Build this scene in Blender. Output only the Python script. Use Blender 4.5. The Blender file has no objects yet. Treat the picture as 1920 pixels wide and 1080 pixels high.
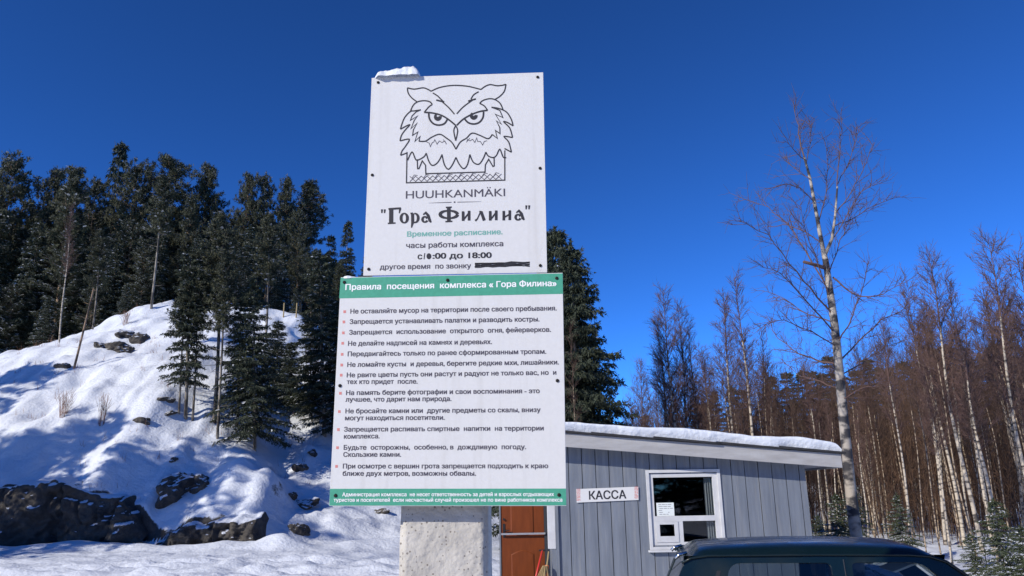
import bpy, bmesh, math, random
import numpy as np
from mathutils import Vector, Matrix, geometry

R = math.radians
sc = bpy.context.scene
COL = sc.collection
random.seed(7)

# ------------------------------------------------------------------ camera
F = 1450.0
HOR = 925.0
CAM = Vector((0, 0, 2.1))
pitch = math.atan((HOR - 540) / F)
ROT = Matrix.Rotation(R(90) + pitch, 3, 'X') @ Matrix.Rotation(R(-1.0), 3, 'Z')
cd = bpy.data.cameras.new("camera")
cam = bpy.data.objects.new("camera", cd)
COL.objects.link(cam)
cam.matrix_world = Matrix.Translation(CAM) @ ROT.to_4x4()
cd.sensor_width = 36
cd.lens = 36 * F / 1920
cd.clip_end = 2000
cd.clip_start = 0.05
sc.camera = cam

# ------------------------------------------------------------------ sky and sun
SUN_EL, SUN_AZ = 29.0, 180 + 52.0
w = bpy.data.worlds.new("World")
sc.world = w
w.use_nodes = True
wn = w.node_tree
sky = wn.nodes.new('ShaderNodeTexSky')
sky.sky_type = 'NISHITA'
sky.sun_disc = False
sky.sun_elevation = R(SUN_EL)
sky.sun_rotation = R(SUN_AZ)
sky.altitude = 2000
sky.air_density = 0.7
sky.dust_density = 0.0
sky.ozone_density = 8.0
hs = wn.nodes.new('ShaderNodeHueSaturation')
hs.inputs['Saturation'].default_value = 1.0
wn.links.new(sky.outputs[0], hs.inputs['Color'])
gm = wn.nodes.new('ShaderNodeGamma')
gm.inputs[1].default_value = 1.3
wn.links.new(hs.outputs[0], gm.inputs[0])
ml = wn.nodes.new('ShaderNodeMix'); ml.data_type = 'RGBA'; ml.blend_type = 'MULTIPLY'
ml.inputs['Factor'].default_value = 1
wn.links.new(gm.outputs[0], ml.inputs['A'])
kk = 0.1 ** 0.3
ml.inputs['B'].default_value = (1.32 * kk, 2.18 * kk, 2.55 * kk, 1)
wn.links.new(ml.outputs['Result'], wn.nodes['Background'].inputs[0])
wn.nodes['Background'].inputs[1].default_value = 0.1
sd = bpy.data.lights.new("sun", 'SUN')
sd.energy = 4.7
sd.angle = R(0.5)
sd.color = (1.0, 0.94, 0.83)
so = bpy.data.objects.new("sun", sd)
COL.objects.link(so)
az, el = R(SUN_AZ), R(SUN_EL)
SD = Vector((math.sin(az) * math.cos(el), math.cos(az) * math.cos(el), math.sin(el)))
so.rotation_euler = SD.to_track_quat('Z', 'Y').to_euler()
so.location = SD * 60
sc.view_settings.view_transform = 'Standard'
sc.view_settings.look = 'None'
sc.view_settings.exposure = 0.0
sc.view_settings.gamma = 1.0

# ------------------------------------------------------------------ helpers
def AT(px, py, Y):
    """the point of the place at distance Y that the photograph shows at pixel px, py"""
    d = ROT @ Vector(((px - 960) / F, -(py - 540) / F, -1))
    return CAM + d * ((Y - CAM.y) / d.y)

def hashn(ix, iy, iz, seed):
    h = (ix.astype(np.int64) * 374761393 + iy.astype(np.int64) * 668265263 + iz.astype(np.int64) * 2147483647 + seed * 1274126177) & 0xffffffff
    h = ((h ^ (h >> 13)) * 1274126177) & 0xffffffff
    h = h ^ (h >> 16)
    return (h & 0xffff) / 65535.0 * 2 - 1

def vnoise(x, y, z=0.0, seed=0):
    x = np.asarray(x, float); y = np.asarray(y, float); z = np.asarray(z, float) + 0 * x
    ix, iy, iz = np.floor(x), np.floor(y), np.floor(z)
    fx, fy, fz = x - ix, y - iy, z - iz
    s = lambda t: t * t * (3 - 2 * t)
    fx, fy, fz = s(fx), s(fy), s(fz)
    r = 0
    for a in (0, 1):
        for b in (0, 1):
            for c in (0, 1):
                wgt = (fx if a else 1 - fx) * (fy if b else 1 - fy) * (fz if c else 1 - fz)
                r = r + wgt * hashn(ix + a, iy + b, iz + c, seed)
    return r

def fbm(x, y, z=0.0, o=4, seed=0):
    r, a = 0, 1.0
    for k in range(o):
        r = r + a * vnoise(np.asarray(x) * 2 ** k, np.asarray(y) * 2 ** k, np.asarray(z) * 2 ** k, seed + k * 17)
        a *= 0.5
    return r

def tag(o, label=None, cat=None, group=None, kind=None):
    if label: o['label'] = label
    if cat: o['category'] = cat
    if group: o['group'] = group
    if kind: o['kind'] = kind
    return o

def empty(name, loc=(0, 0, 0), rz=0):
    o = bpy.data.objects.new(name, None)
    o.empty_display_size = 0.2
    COL.objects.link(o)
    o.location = loc
    o.rotation_euler = (0, 0, rz)
    return o

def link(name, mesh, parent=None):
    o = bpy.data.objects.new(name, mesh)
    COL.objects.link(o)
    if parent is not None:
        o.parent = parent
    return o

def tris_from(C, D, ln_, wd, rng):
    """thin triangles: base at C, pointing along D"""
    D = D / np.maximum(np.linalg.norm(D, axis=1, keepdims=True), 1e-6)
    S = np.cross(D, rng.normal(size=D.shape))
    S = S / np.maximum(np.linalg.norm(S, axis=1, keepdims=True), 1e-6) * wd[:, None]
    return np.stack([C - S, C + S, C + D * ln_[:, None]], 1)

class MB:
    def __init__(s):
        s.v, s.f = [], []
        s.T, s.S = [], []          # arrays of triangles (n,3,3); twig segments (p0, p1, r0, r1)
    def seg(s, pts, rads):
        for i in range(len(pts) - 1):
            s.S.append((*pts[i], *pts[i + 1], rads[i], rads[i + 1]))
    def arrays(s):
        V = [np.array(s.v, float).reshape(-1, 3)]
        n = len(s.v)
        sizes = [np.array([len(f) for f in s.f], int)]
        idx = [np.array([i for f in s.f for i in f], int)]
        for t in s.T:
            k = t.shape[0]
            V.append(t.reshape(-1, 3)); idx.append(np.arange(n, n + 3 * k)); sizes.append(np.full(k, 3)); n += 3 * k
        if s.S:
            a = np.array(s.S); k = len(a)
            p0, p1 = a[:, :3], a[:, 3:6]
            d = p1 - p0; d = d / np.maximum(np.linalg.norm(d, axis=1, keepdims=True), 1e-9)
            ref = np.where(np.abs(d[:, 2:3]) < 0.9, np.array([[0, 0, 1.]]), np.array([[1., 0, 0]]))
            u = np.cross(d, ref); u /= np.linalg.norm(u, axis=1, keepdims=True); v = np.cross(d, u)
            ring = []
            for p, r in ((p0, a[:, 6:7]), (p1, a[:, 7:8])):
                for q in range(3):
                    an = 2 * math.pi * q / 3
                    ring.append(p + (u * math.cos(an) + v * math.sin(an)) * r)
            R6 = np.stack(ring, 1)
            b = n + 6 * np.arange(k)[:, None]
            quads = np.concatenate([b + np.array([q, q + 3, (q + 1) % 3 + 3, (q + 1) % 3]) for q in range(3)], 1)
            V.append(R6.reshape(-1, 3)); idx.append(quads.reshape(-1)); sizes.append(np.full(3 * k, 4)); n += 6 * k
        return np.concatenate(V), np.concatenate(idx), np.concatenate(sizes)
    def face(s, pts):
        n = len(s.v)
        s.v.extend([tuple(p) for p in pts])
        s.f.append(tuple(range(n, n + len(pts))))
    def box(s, a, b):
        x0, y0, z0 = a; x1, y1, z1 = b
        n = len(s.v)
        s.v += [(x0, y0, z0), (x1, y0, z0), (x1, y1, z0), (x0, y1, z0), (x0, y0, z1), (x1, y0, z1), (x1, y1, z1), (x0, y1, z1)]
        s.f += [tuple(n + i for i in q) for q in ((0, 3, 2, 1), (4, 5, 6, 7), (0, 1, 5, 4), (1, 2, 6, 5), (2, 3, 7, 6), (3, 0, 4, 7))]
    def hexa(s, p):
        n = len(s.v)
        s.v += [tuple(q) for q in p]
        s.f += [tuple(n + i for i in q) for q in ((0, 3, 2, 1), (4, 5, 6, 7), (0, 1, 5, 4), (1, 2, 6, 5), (2, 3, 7, 6), (3, 0, 4, 7))]
    def tube(s, pts, rads, n=5, cap=True):
        pts = [Vector(p) for p in pts]
        if not hasattr(rads, '__len__'):
            rads = [rads] * len(pts)
        base = len(s.v)
        m = len(pts)
        d0 = (pts[-1] - pts[0])
        if d0.length < 1e-9: return
        ref = Vector((0, 0, 1)) if abs(d0.normalized().z) < 0.9 else Vector((1, 0, 0))
        for i, p in enumerate(pts):
            t = (pts[min(i + 1, m - 1)] - pts[max(i - 1, 0)])
            t = t.normalized() if t.length > 1e-9 else d0.normalized()
            a = t.cross(ref)
            a = a.normalized() if a.length > 1e-6 else Vector((1, 0, 0))
            b = t.cross(a)
            for k in range(n):
                an = 2 * math.pi * k / n
                q = p + (a * math.cos(an) + b * math.sin(an)) * rads[i]
                s.v.append((q.x, q.y, q.z))
        for i in range(m - 1):
            for k in range(n):
                k2 = (k + 1) % n
                s.f.append((base + i * n + k, base + (i + 1) * n + k, base + (i + 1) * n + k2, base + i * n + k2))
        if cap:
            s.f.append(tuple(base + k for k in range(n)))
            s.f.append(tuple(base + (m - 1) * n + k for k in reversed(range(n))))
    def mesh(s, name, mat, smooth=False):
        me = bpy.data.meshes.new(name)
        if s.T or s.S:
            V, idx, sz = s.arrays()
            me.vertices.add(len(V)); me.vertices.foreach_set('co', V.reshape(-1).astype(np.float32))
            me.loops.add(len(idx)); me.loops.foreach_set('vertex_index', idx.astype(np.int32))
            me.polygons.add(len(sz)); me.polygons.foreach_set('loop_start', np.concatenate([[0], np.cumsum(sz)[:-1]]).astype(np.int32))
            me.update(calc_edges=True)
        else:
            me.from_pydata(s.v, [], s.f)
        me.materials.append(mat)
        if smooth:
            me.polygons.foreach_set('use_smooth', [True] * len(me.polygons))
        me.update()
        return me
    def build(s, name, mat, parent=None, smooth=False, bevel=0):
        me = s.mesh(name, mat, smooth)
        if bevel:
            bm = bmesh.new(); bm.from_mesh(me)
            bmesh.ops.recalc_face_normals(bm, faces=bm.faces)
            bmesh.ops.bevel(bm, geom=[e for e in bm.edges if len(e.link_faces) == 2 and e.calc_face_angle(0) > 0.6], offset=bevel, segments=2, affect='EDGES', profile=0.5)
            bm.to_mesh(me); bm.free()
        return link(name, me, parent)

def grid_mesh(name, P, mat, smooth=True, wrap=False):
    """P: array (nu, nv, 3)"""
    nu, nv = P.shape[:2]
    idx = np.arange(nu * nv).reshape(nu, nv)
    q = np.stack([idx[:-1, :-1], idx[1:, :-1], idx[1:, 1:], idx[:-1, 1:]], -1).reshape(-1, 4)
    me = bpy.data.meshes.new(name)
    me.vertices.add(nu * nv)
    me.vertices.foreach_set('co', P.reshape(-1).astype(np.float32))
    me.loops.add(q.size)
    me.loops.foreach_set('vertex_index', q.reshape(-1).astype(np.int32))
    me.polygons.add(len(q))
    me.polygons.foreach_set('loop_start', (np.arange(len(q)) * 4).astype(np.int32))
    me.update(calc_edges=True)
    me.validate()
    if smooth:
        me.polygons.foreach_set('use_smooth', [True] * len(me.polygons))
    me.materials.append(mat)
    return me

# ------------------------------------------------------------------ materials
def mat(name, col, rough=0.7, n_scale=None, n_amt=0.25, col2=None, bump=0, b_scale=None, metal=0, spec=0.5, coat=0, obj=True, stretch=None):
    m = bpy.data.materials.new(name)
    m.use_nodes = True
    nt = m.node_tree
    b = nt.nodes['Principled BSDF']
    b.inputs['Base Color'].default_value = (*col, 1)
    b.inputs['Roughness'].default_value = rough
    b.inputs['Metallic'].default_value = metal
    b.inputs['Specular IOR Level'].default_value = spec
    b.inputs['Coat Weight'].default_value = coat
    if n_scale or bump:
        tc = nt.nodes.new('ShaderNodeTexCoord')
        mp = nt.nodes.new('ShaderNodeMapping')
        nt.links.new(tc.outputs['Object'], mp.inputs[0])
        if stretch: mp.inputs['Scale'].default_value = stretch
    if n_scale:
        no = nt.nodes.new('ShaderNodeTexNoise')
        no.inputs['Scale'].default_value = n_scale
        no.inputs['Detail'].default_value = 5
        no.inputs['Roughness'].default_value = 0.6
        nt.links.new(mp.outputs[0], no.inputs['Vector'])
        cr = nt.nodes.new('ShaderNodeValToRGB')
        c2 = col2 or tuple(c * (1 - n_amt) for c in col)
        cr.color_ramp.elements[0].position = 0.32
        cr.color_ramp.elements[1].position = 0.68
        cr.color_ramp.elements[0].color = (*c2, 1)
        cr.color_ramp.elements[1].color = (*col, 1)
        nt.links.new(no.outputs[0], cr.inputs[0])
        nt.links.new(cr.outputs[0], b.inputs['Base Color'])
    if bump:
        n2 = nt.nodes.new('ShaderNodeTexNoise')
        n2.inputs['Scale'].default_value = b_scale or n_scale
        n2.inputs['Detail'].default_value = 6
        nt.links.new(mp.outputs[0], n2.inputs['Vector'])
        bp = nt.nodes.new('ShaderNodeBump')
        bp.inputs['Strength'].default_value = 1.0
        bp.inputs['Distance'].default_value = bump
        nt.links.new(n2.outputs[0], bp.inputs['Height'])
        nt.links.new(bp.outputs[0], b.inputs['Normal'])
    return m

def snow_rock_mat(name, lo, hi):
    """rock, covered with snow wherever it is flat enough for snow to lie"""
    m = mat(name, (0.10, 0.086, 0.07), 0.85, 1.7, col2=(0.026, 0.023, 0.021), bump=0.16, b_scale=3.2)
    nt = m.node_tree
    b = nt.nodes['Principled BSDF']
    out = nt.nodes['Material Output']
    s = nt.nodes.new('ShaderNodeBsdfPrincipled')
    s.inputs['Base Color'].default_value = (0.70, 0.73, 0.785, 1)
    s.inputs['Roughness'].default_value = 0.55
    tc = nt.nodes.new('ShaderNodeTexCoord')
    n1 = nt.nodes.new('ShaderNodeTexNoise'); n1.inputs['Scale'].default_value = 1.1; n1.inputs['Detail'].default_value = 5
    n3 = nt.nodes.new('ShaderNodeTexNoise'); n3.inputs['Scale'].default_value = 9; n3.inputs['Detail'].default_value = 5
    nt.links.new(tc.outputs['Object'], n1.inputs['Vector'])
    nt.links.new(tc.outputs['Object'], n3.inputs['Vector'])
    bp = nt.nodes.new('ShaderNodeBump'); bp.inputs['Strength'].default_value = 1; bp.inputs['Distance'].default_value = 0.11
    bp2 = nt.nodes.new('ShaderNodeBump'); bp2.inputs['Strength'].default_value = 1; bp2.inputs['Distance'].default_value = 0.03
    nt.links.new(n1.outputs[0], bp.inputs['Height'])
    nt.links.new(n3.outputs[0], bp2.inputs['Height'])
    nt.links.new(bp.outputs[0], bp2.inputs['Normal'])
    nt.links.new(bp2.outputs[0], s.inputs['Normal'])
    ge = nt.nodes.new('ShaderNodeNewGeometry')
    sp = nt.nodes.new('ShaderNodeSeparateXYZ')
    nt.links.new(ge.outputs['Normal'], sp.inputs[0])
    n2 = nt.nodes.new('ShaderNodeTexNoise'); n2.inputs['Scale'].default_value = 2.0; n2.inputs['Detail'].default_value = 8
    n2.inputs['Roughness'].default_value = 0.7
    nt.links.new(tc.outputs['Object'], n2.inputs['Vector'])
    ma = nt.nodes.new('ShaderNodeMath'); ma.operation = 'MULTIPLY_ADD'
    ma.inputs[1].default_value = 0.55; ma.inputs[2].default_value = -0.275
    nt.links.new(n2.outputs[0], ma.inputs[0])
    ad = nt.nodes.new('ShaderNodeMath'); ad.operation = 'ADD'
    nt.links.new(sp.outputs[2], ad.inputs[0]); nt.links.new(ma.outputs[0], ad.inputs[1])
    mr = nt.nodes.new('ShaderNodeMapRange')
    mr.inputs[1].default_value = lo; mr.inputs[2].default_value = hi
    nt.links.new(ad.outputs[0], mr.inputs[0])
    mx = nt.nodes.new('ShaderNodeMixShader')
    nt.links.new(mr.outputs[0], mx.inputs[0])
    nt.links.new(b.outputs[0], mx.inputs[1]); nt.links.new(s.outputs[0], mx.inputs[2])
    nt.links.new(mx.outputs[0], out.inputs[0])
    return m

def glass_mat(name, tint, ior=1.5, gloss=1.0):
    m = bpy.data.materials.new(name); m.use_nodes = True
    nt = m.node_tree
    for n in list(nt.nodes):
        if n.type != 'OUTPUT_MATERIAL': nt.nodes.remove(n)
    t = nt.nodes.new('ShaderNodeBsdfTransparent'); t.inputs[0].default_value = (*tint, 1)
    g = nt.nodes.new('ShaderNodeBsdfGlossy'); g.inputs['Roughness'].default_value = 0.02
    g.inputs[0].default_value = (gloss, gloss, gloss, 1)
    ge = nt.nodes.new('ShaderNodeNewGeometry')
    dt = nt.nodes.new('ShaderNodeVectorMath'); dt.operation = 'DOT_PRODUCT'
    nt.links.new(ge.outputs['Normal'], dt.inputs[0]); nt.links.new(ge.outputs['Incoming'], dt.inputs[1])
    def mth(op, a, b=None, c=None):
        n_ = nt.nodes.new('ShaderNodeMath'); n_.operation = op
        for i_, v_ in enumerate((a, b, c)):
            if v_ is None: continue
            if isinstance(v_, (int, float)): n_.inputs[i_].default_value = v_
            else: nt.links.new(v_, n_.inputs[i_])
        return n_.outputs[0]
    r0 = ((ior - 1) / (ior + 1)) ** 2
    refl = mth('MULTIPLY_ADD', mth('POWER', mth('SUBTRACT', 1.0, mth('ABSOLUTE', dt.outputs['Value'])), 5.0), 1 - r0, r0)
    mx = nt.nodes.new('ShaderNodeMixShader')
    nt.links.new(refl, mx.inputs[0]); nt.links.new(t.outputs[0], mx.inputs[1]); nt.links.new(g.outputs[0], mx.inputs[2])
    nt.links.new(mx.outputs[0], nt.nodes['Material Output'].inputs[0])
    return m

def bark_mat(name, pale, dark, sc_=(6, 6, 26), pos=0.42):
    m = mat(name, pale, 0.8)
    nt = m.node_tree
    b = nt.nodes['Principled BSDF']
    tc = nt.nodes.new('ShaderNodeTexCoord')
    mp = nt.nodes.new('ShaderNodeMapping'); mp.inputs['Scale'].default_value = sc_
    no = nt.nodes.new('ShaderNodeTexNoise'); no.inputs['Scale'].default_value = 0.5; no.inputs['Detail'].default_value = 4
    cr = nt.nodes.new('ShaderNodeValToRGB')
    cr.color_ramp.elements[0].position = pos - 0.06; cr.color_ramp.elements[1].position = pos + 0.05
    cr.color_ramp.elements[0].color = (*dark, 1); cr.color_ramp.elements[1].color = (*pale, 1)
    nt.links.new(tc.outputs['Object'], mp.inputs[0]); nt.links.new(mp.outputs[0], no.inputs['Vector'])
    nt.links.new(no.outputs[0], cr.inputs[0]); nt.links.new(cr.outputs[0], b.inputs['Base Color'])
    return m

M = dict(
    ground=snow_rock_mat('ground_snow', 0.42, 0.5),
    rock=snow_rock_mat('snowy_rock', 0.74, 0.80),
    snow=mat('snow', (0.71, 0.74, 0.79), 0.55, bump=0.03, b_scale=8),
    board=mat('board_white', (0.675, 0.67, 0.66), 0.5, 60, 0.045, bump=0.0006, b_scale=160, spec=0.3),
    board_edge=mat('board_edge', (0.6, 0.6, 0.6), 0.6),
    teal=mat('print_green', (0.075, 0.36, 0.24), 0.5, 60, 0.14, spec=0.3),
    teal_ink=mat('print_pale_green', (0.16, 0.40, 0.34), 0.6),
    ink=mat('print_black', (0.018, 0.017, 0.024), 0.6),
    ink_grey=mat('print_grey', (0.062, 0.055, 0.075), 0.6),
    ink_light=mat('print_light_grey', (0.22, 0.21, 0.24), 0.6),
    ink_white=mat('print_white', (0.82, 0.84, 0.83), 0.6),
    ink_red=mat('print_red', (0.62, 0.22, 0.2), 0.6),
    screw=mat('dark_screw', (0.03, 0.025, 0.02), 0.5, metal=0.6),
    siding=mat('blue_grey_paint', (0.185, 0.207, 0.245), 0.6, 2.6, col2=(0.125, 0.143, 0.175), bump=0.003, b_scale=30, stretch=(3.2, 1, 0.35)),
    gap=mat('dark_gap', (0.03, 0.035, 0.045), 0.9),
    white=mat('white_paint', (0.60, 0.60, 0.605), 0.55, 5, 0.16),
    fascia=mat('fascia_paint', (0.43, 0.425, 0.42), 0.65, 2.2, col2=(0.32, 0.31, 0.305), stretch=(1, 1, 5)),
    felt=mat('roofing', (0.03, 0.03, 0.033), 0.85, 4, 0.5, bump=0.02, b_scale=6),
    door=mat('brown_door', (0.19, 0.047, 0.012), 0.42, 5, 0.25, spec=0.25, stretch=(3, 3, 0.6)),
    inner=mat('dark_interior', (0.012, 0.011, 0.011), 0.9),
    glass=glass_mat('window_glass', (0.75, 0.78, 0.8)),
    carglass=glass_mat('car_glass', (0.5, 0.55, 0.55), 1.5),
    curtain=mat('curtain', (0.4, 0.4, 0.38), 0.9),
    paper=mat('paper', (0.7, 0.74, 0.72), 0.8),
    steel=mat('galvanised', (0.45, 0.45, 0.46), 0.4, metal=0.5),
    black=mat('black_plastic', (0.015, 0.015, 0.017), 0.45),
    red=mat('red_paint', (0.55, 0.035, 0.025), 0.4),
    orange=mat('orange_plastic', (0.6, 0.14, 0.03), 0.5),
    straw=mat('straw', (0.34, 0.25, 0.12), 0.8),
    carpaint=mat('car_paint', (0.004, 0.012, 0.014), 0.3, 60, 0.15, spec=0.35, coat=0.2),
    chrome=mat('chrome', (0.6, 0.6, 0.6), 0.18, metal=1),
    tyre=mat('tyre', (0.02, 0.02, 0.02), 0.85),
    seat=mat('seat_fabric', (0.05, 0.045, 0.05), 0.9),
    lamp=mat('lamp_glass', (0.7, 0.7, 0.7), 0.15),
    lampred=mat('tail_lamp', (0.4, 0.02, 0.02), 0.2),
    pinebark=bark_mat('pine_bark', (0.30, 0.20, 0.13), (0.06, 0.045, 0.035), (5, 5, 3), 0.5),
    greybark=bark_mat('grey_bark', (0.27, 0.235, 0.19), (0.06, 0.05, 0.04), (5, 5, 3), 0.5),
    birchbark=bark_mat('birch_bark', (0.50, 0.43, 0.34), (0.06, 0.05, 0.045), (3, 3, 13), 0.46),
    birchbark2=bark_mat('grey_birch_bark', (0.41, 0.315, 0.215), (0.08, 0.055, 0.038), (3, 3, 12), 0.50),
    bigbark=bark_mat('big_birch_bark', (0.38, 0.335, 0.28), (0.035, 0.033, 0.036), (4.5, 4.5, 8), 0.51),
    twig=mat('birch_twig', (0.125, 0.072, 0.060), 0.8),
    twig_brown=mat('brown_twig', (0.082, 0.047, 0.032), 0.85),
    twig_rust=mat('rust_twig', (0.098, 0.052, 0.028), 0.85),
    twig_red=mat('red_twig', (0.20, 0.10, 0.07), 0.85),
    needle=mat('spruce_needles', (0.042, 0.052, 0.026), 0.75, 0.9, col2=(0.020, 0.030, 0.016)),
    pineneedle=mat('pine_needles', (0.080, 0.081, 0.036), 0.75, 0.8, col2=(0.018, 0.025, 0.013)),
    youngneedle=mat('young_needles', (0.065, 0.085, 0.035), 0.7, 1.5, 0.5),
)

def concrete():
    m = mat('concrete', (0.56, 0.53, 0.48), 0.9, 7, col2=(0.42, 0.395, 0.355), bump=0.012, b_scale=26)
    nt = m.node_tree
    b = nt.nodes['Principled BSDF']
    tc = nt.nodes.new('ShaderNodeTexCoord')
    vo = nt.nodes.new('ShaderNodeTexVoronoi'); vo.inputs['Scale'].default_value = 48; vo.inputs['Randomness'].default_value = 1
    no = nt.nodes.new('ShaderNodeTexNoise'); no.inputs['Scale'].default_value = 9
    nt.links.new(tc.outputs['Object'], vo.inputs['Vector']); nt.links.new(tc.outputs['Object'], no.inputs['Vector'])
    lt = nt.nodes.new('ShaderNodeMath'); lt.operation = 'MULTIPLY'
    nt.links.new(no.outputs[0], lt.inputs[0]); lt.inputs[1].default_value = 0.37
    cm = nt.nodes.new('ShaderNodeMath'); cm.operation = 'LESS_THAN'
    nt.links.new(vo.outputs['Distance'], cm.inputs[0]); nt.links.new(lt.outputs[0], cm.inputs[1])
    mx = nt.nodes.new('ShaderNodeMix'); mx.data_type = 'RGBA'
    old = b.inputs['Base Color'].links[0].from_socket
    nt.links.new(cm.outputs[0], mx.inputs['Factor'])
    nt.links.new(old, mx.inputs['A'])
    mx.inputs['B'].default_value = (0.22, 0.195, 0.17, 1)
    nt.links.new(mx.outputs['Result'], b.inputs['Base Color'])
    return m
M['concrete'] = concrete()

def road_dust(m, lo, hi, scale):
    nt = m.node_tree; b = nt.nodes['Principled BSDF']
    tc = nt.nodes.new('ShaderNodeTexCoord')
    no = nt.nodes.new('ShaderNodeTexNoise'); no.inputs['Scale'].default_value = scale; no.inputs['Detail'].default_value = 6
    mr = nt.nodes.new('ShaderNodeMapRange'); mr.inputs[1].default_value = .35; mr.inputs[2].default_value = .7; mr.inputs[3].default_value = lo; mr.inputs[4].default_value = hi
    nt.links.new(tc.outputs['Object'], no.inputs['Vector']); nt.links.new(no.outputs[0], mr.inputs[0]); nt.links.new(mr.outputs[0], b.inputs['Roughness'])
road_dust(M['carpaint'], 0.16, 0.48, 3.5)
def streaks(m, amt):
    """faint rain streaks run down the boards"""
    nt = m.node_tree; b = nt.nodes['Principled BSDF']
    old = b.inputs['Base Color'].links[0].from_socket
    tc = nt.nodes.new('ShaderNodeTexCoord'); mp = nt.nodes.new('ShaderNodeMapping'); mp.inputs['Scale'].default_value = (22, 22, 1.1)
    no = nt.nodes.new('ShaderNodeTexNoise'); no.inputs['Scale'].default_value = 1; no.inputs['Detail'].default_value = 5
    mr = nt.nodes.new('ShaderNodeMapRange'); mr.inputs[1].default_value = .52; mr.inputs[2].default_value = .78; mr.inputs[3].default_value = 0; mr.inputs[4].default_value = amt
    mx = nt.nodes.new('ShaderNodeMix'); mx.data_type = 'RGBA'; mx.inputs['B'].default_value = (0.36, 0.34, 0.30, 1)
    nt.links.new(tc.outputs['Object'], mp.inputs[0]); nt.links.new(mp.outputs[0], no.inputs['Vector']); nt.links.new(no.outputs[0], mr.inputs[0])
    nt.links.new(mr.outputs[0], mx.inputs['Factor']); nt.links.new(old, mx.inputs['A']); nt.links.new(mx.outputs['Result'], b.inputs['Base Color'])
streaks(M['board'], 0.22); streaks(M['siding'], 0.3); streaks(M['fascia'], 0.35)

# ------------------------------------------------------------------ the ground and the hill
def ctrl(pts, Y):
    out = []
    for px, py in pts:
        p = AT(px, py, Y)
        out.append((p.x, p.z))
    return np.array(out)

RIDGE_Y = 52.0
rc = ctrl([(-500, 760), (-200, 745), (0, 692), (60, 668), (150, 636), (230, 602), (320, 574), (400, 582), (500, 582), (560, 592), (620, 640), (700, 700), (760, 760), (850, 830), (960, 880), (1100, 905), (1500, 912)], RIDGE_Y)
cc = ctrl([(-300, 925), (0, 915), (60, 908), (130, 902), (200, 925), (255, 950), (275, 975), (330, 985), (380, 965), (430, 962), (480, 965), (505, 1000), (520, 1022), (800, 1022)], 30.0)
yb_x = np.array([-60, -30, -19, -13, -9.5, -8, -4, 3, 10, 60.])
yb_y = np.array([35, 32, 30.5, 30, 29.2, 29.2, 31, 36, 44, 60.])

def base_ground(x, y):
    g = 0.42 * np.clip((y - 8) / 20, 0, 1) * np.clip((2 - x) / 8, 0, 1)
    g = g + 0.35 * np.clip((y - 16) / 12, 0, 1) * np.clip((x - 3) / 4, 0, 1)
    g = g + 0.15 * np.clip((y - 9) / 4, 0, 1) * np.clip(x / 2, 0, 1) * np.clip((7 - x) / 2, 0, 1)
    return g

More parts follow.
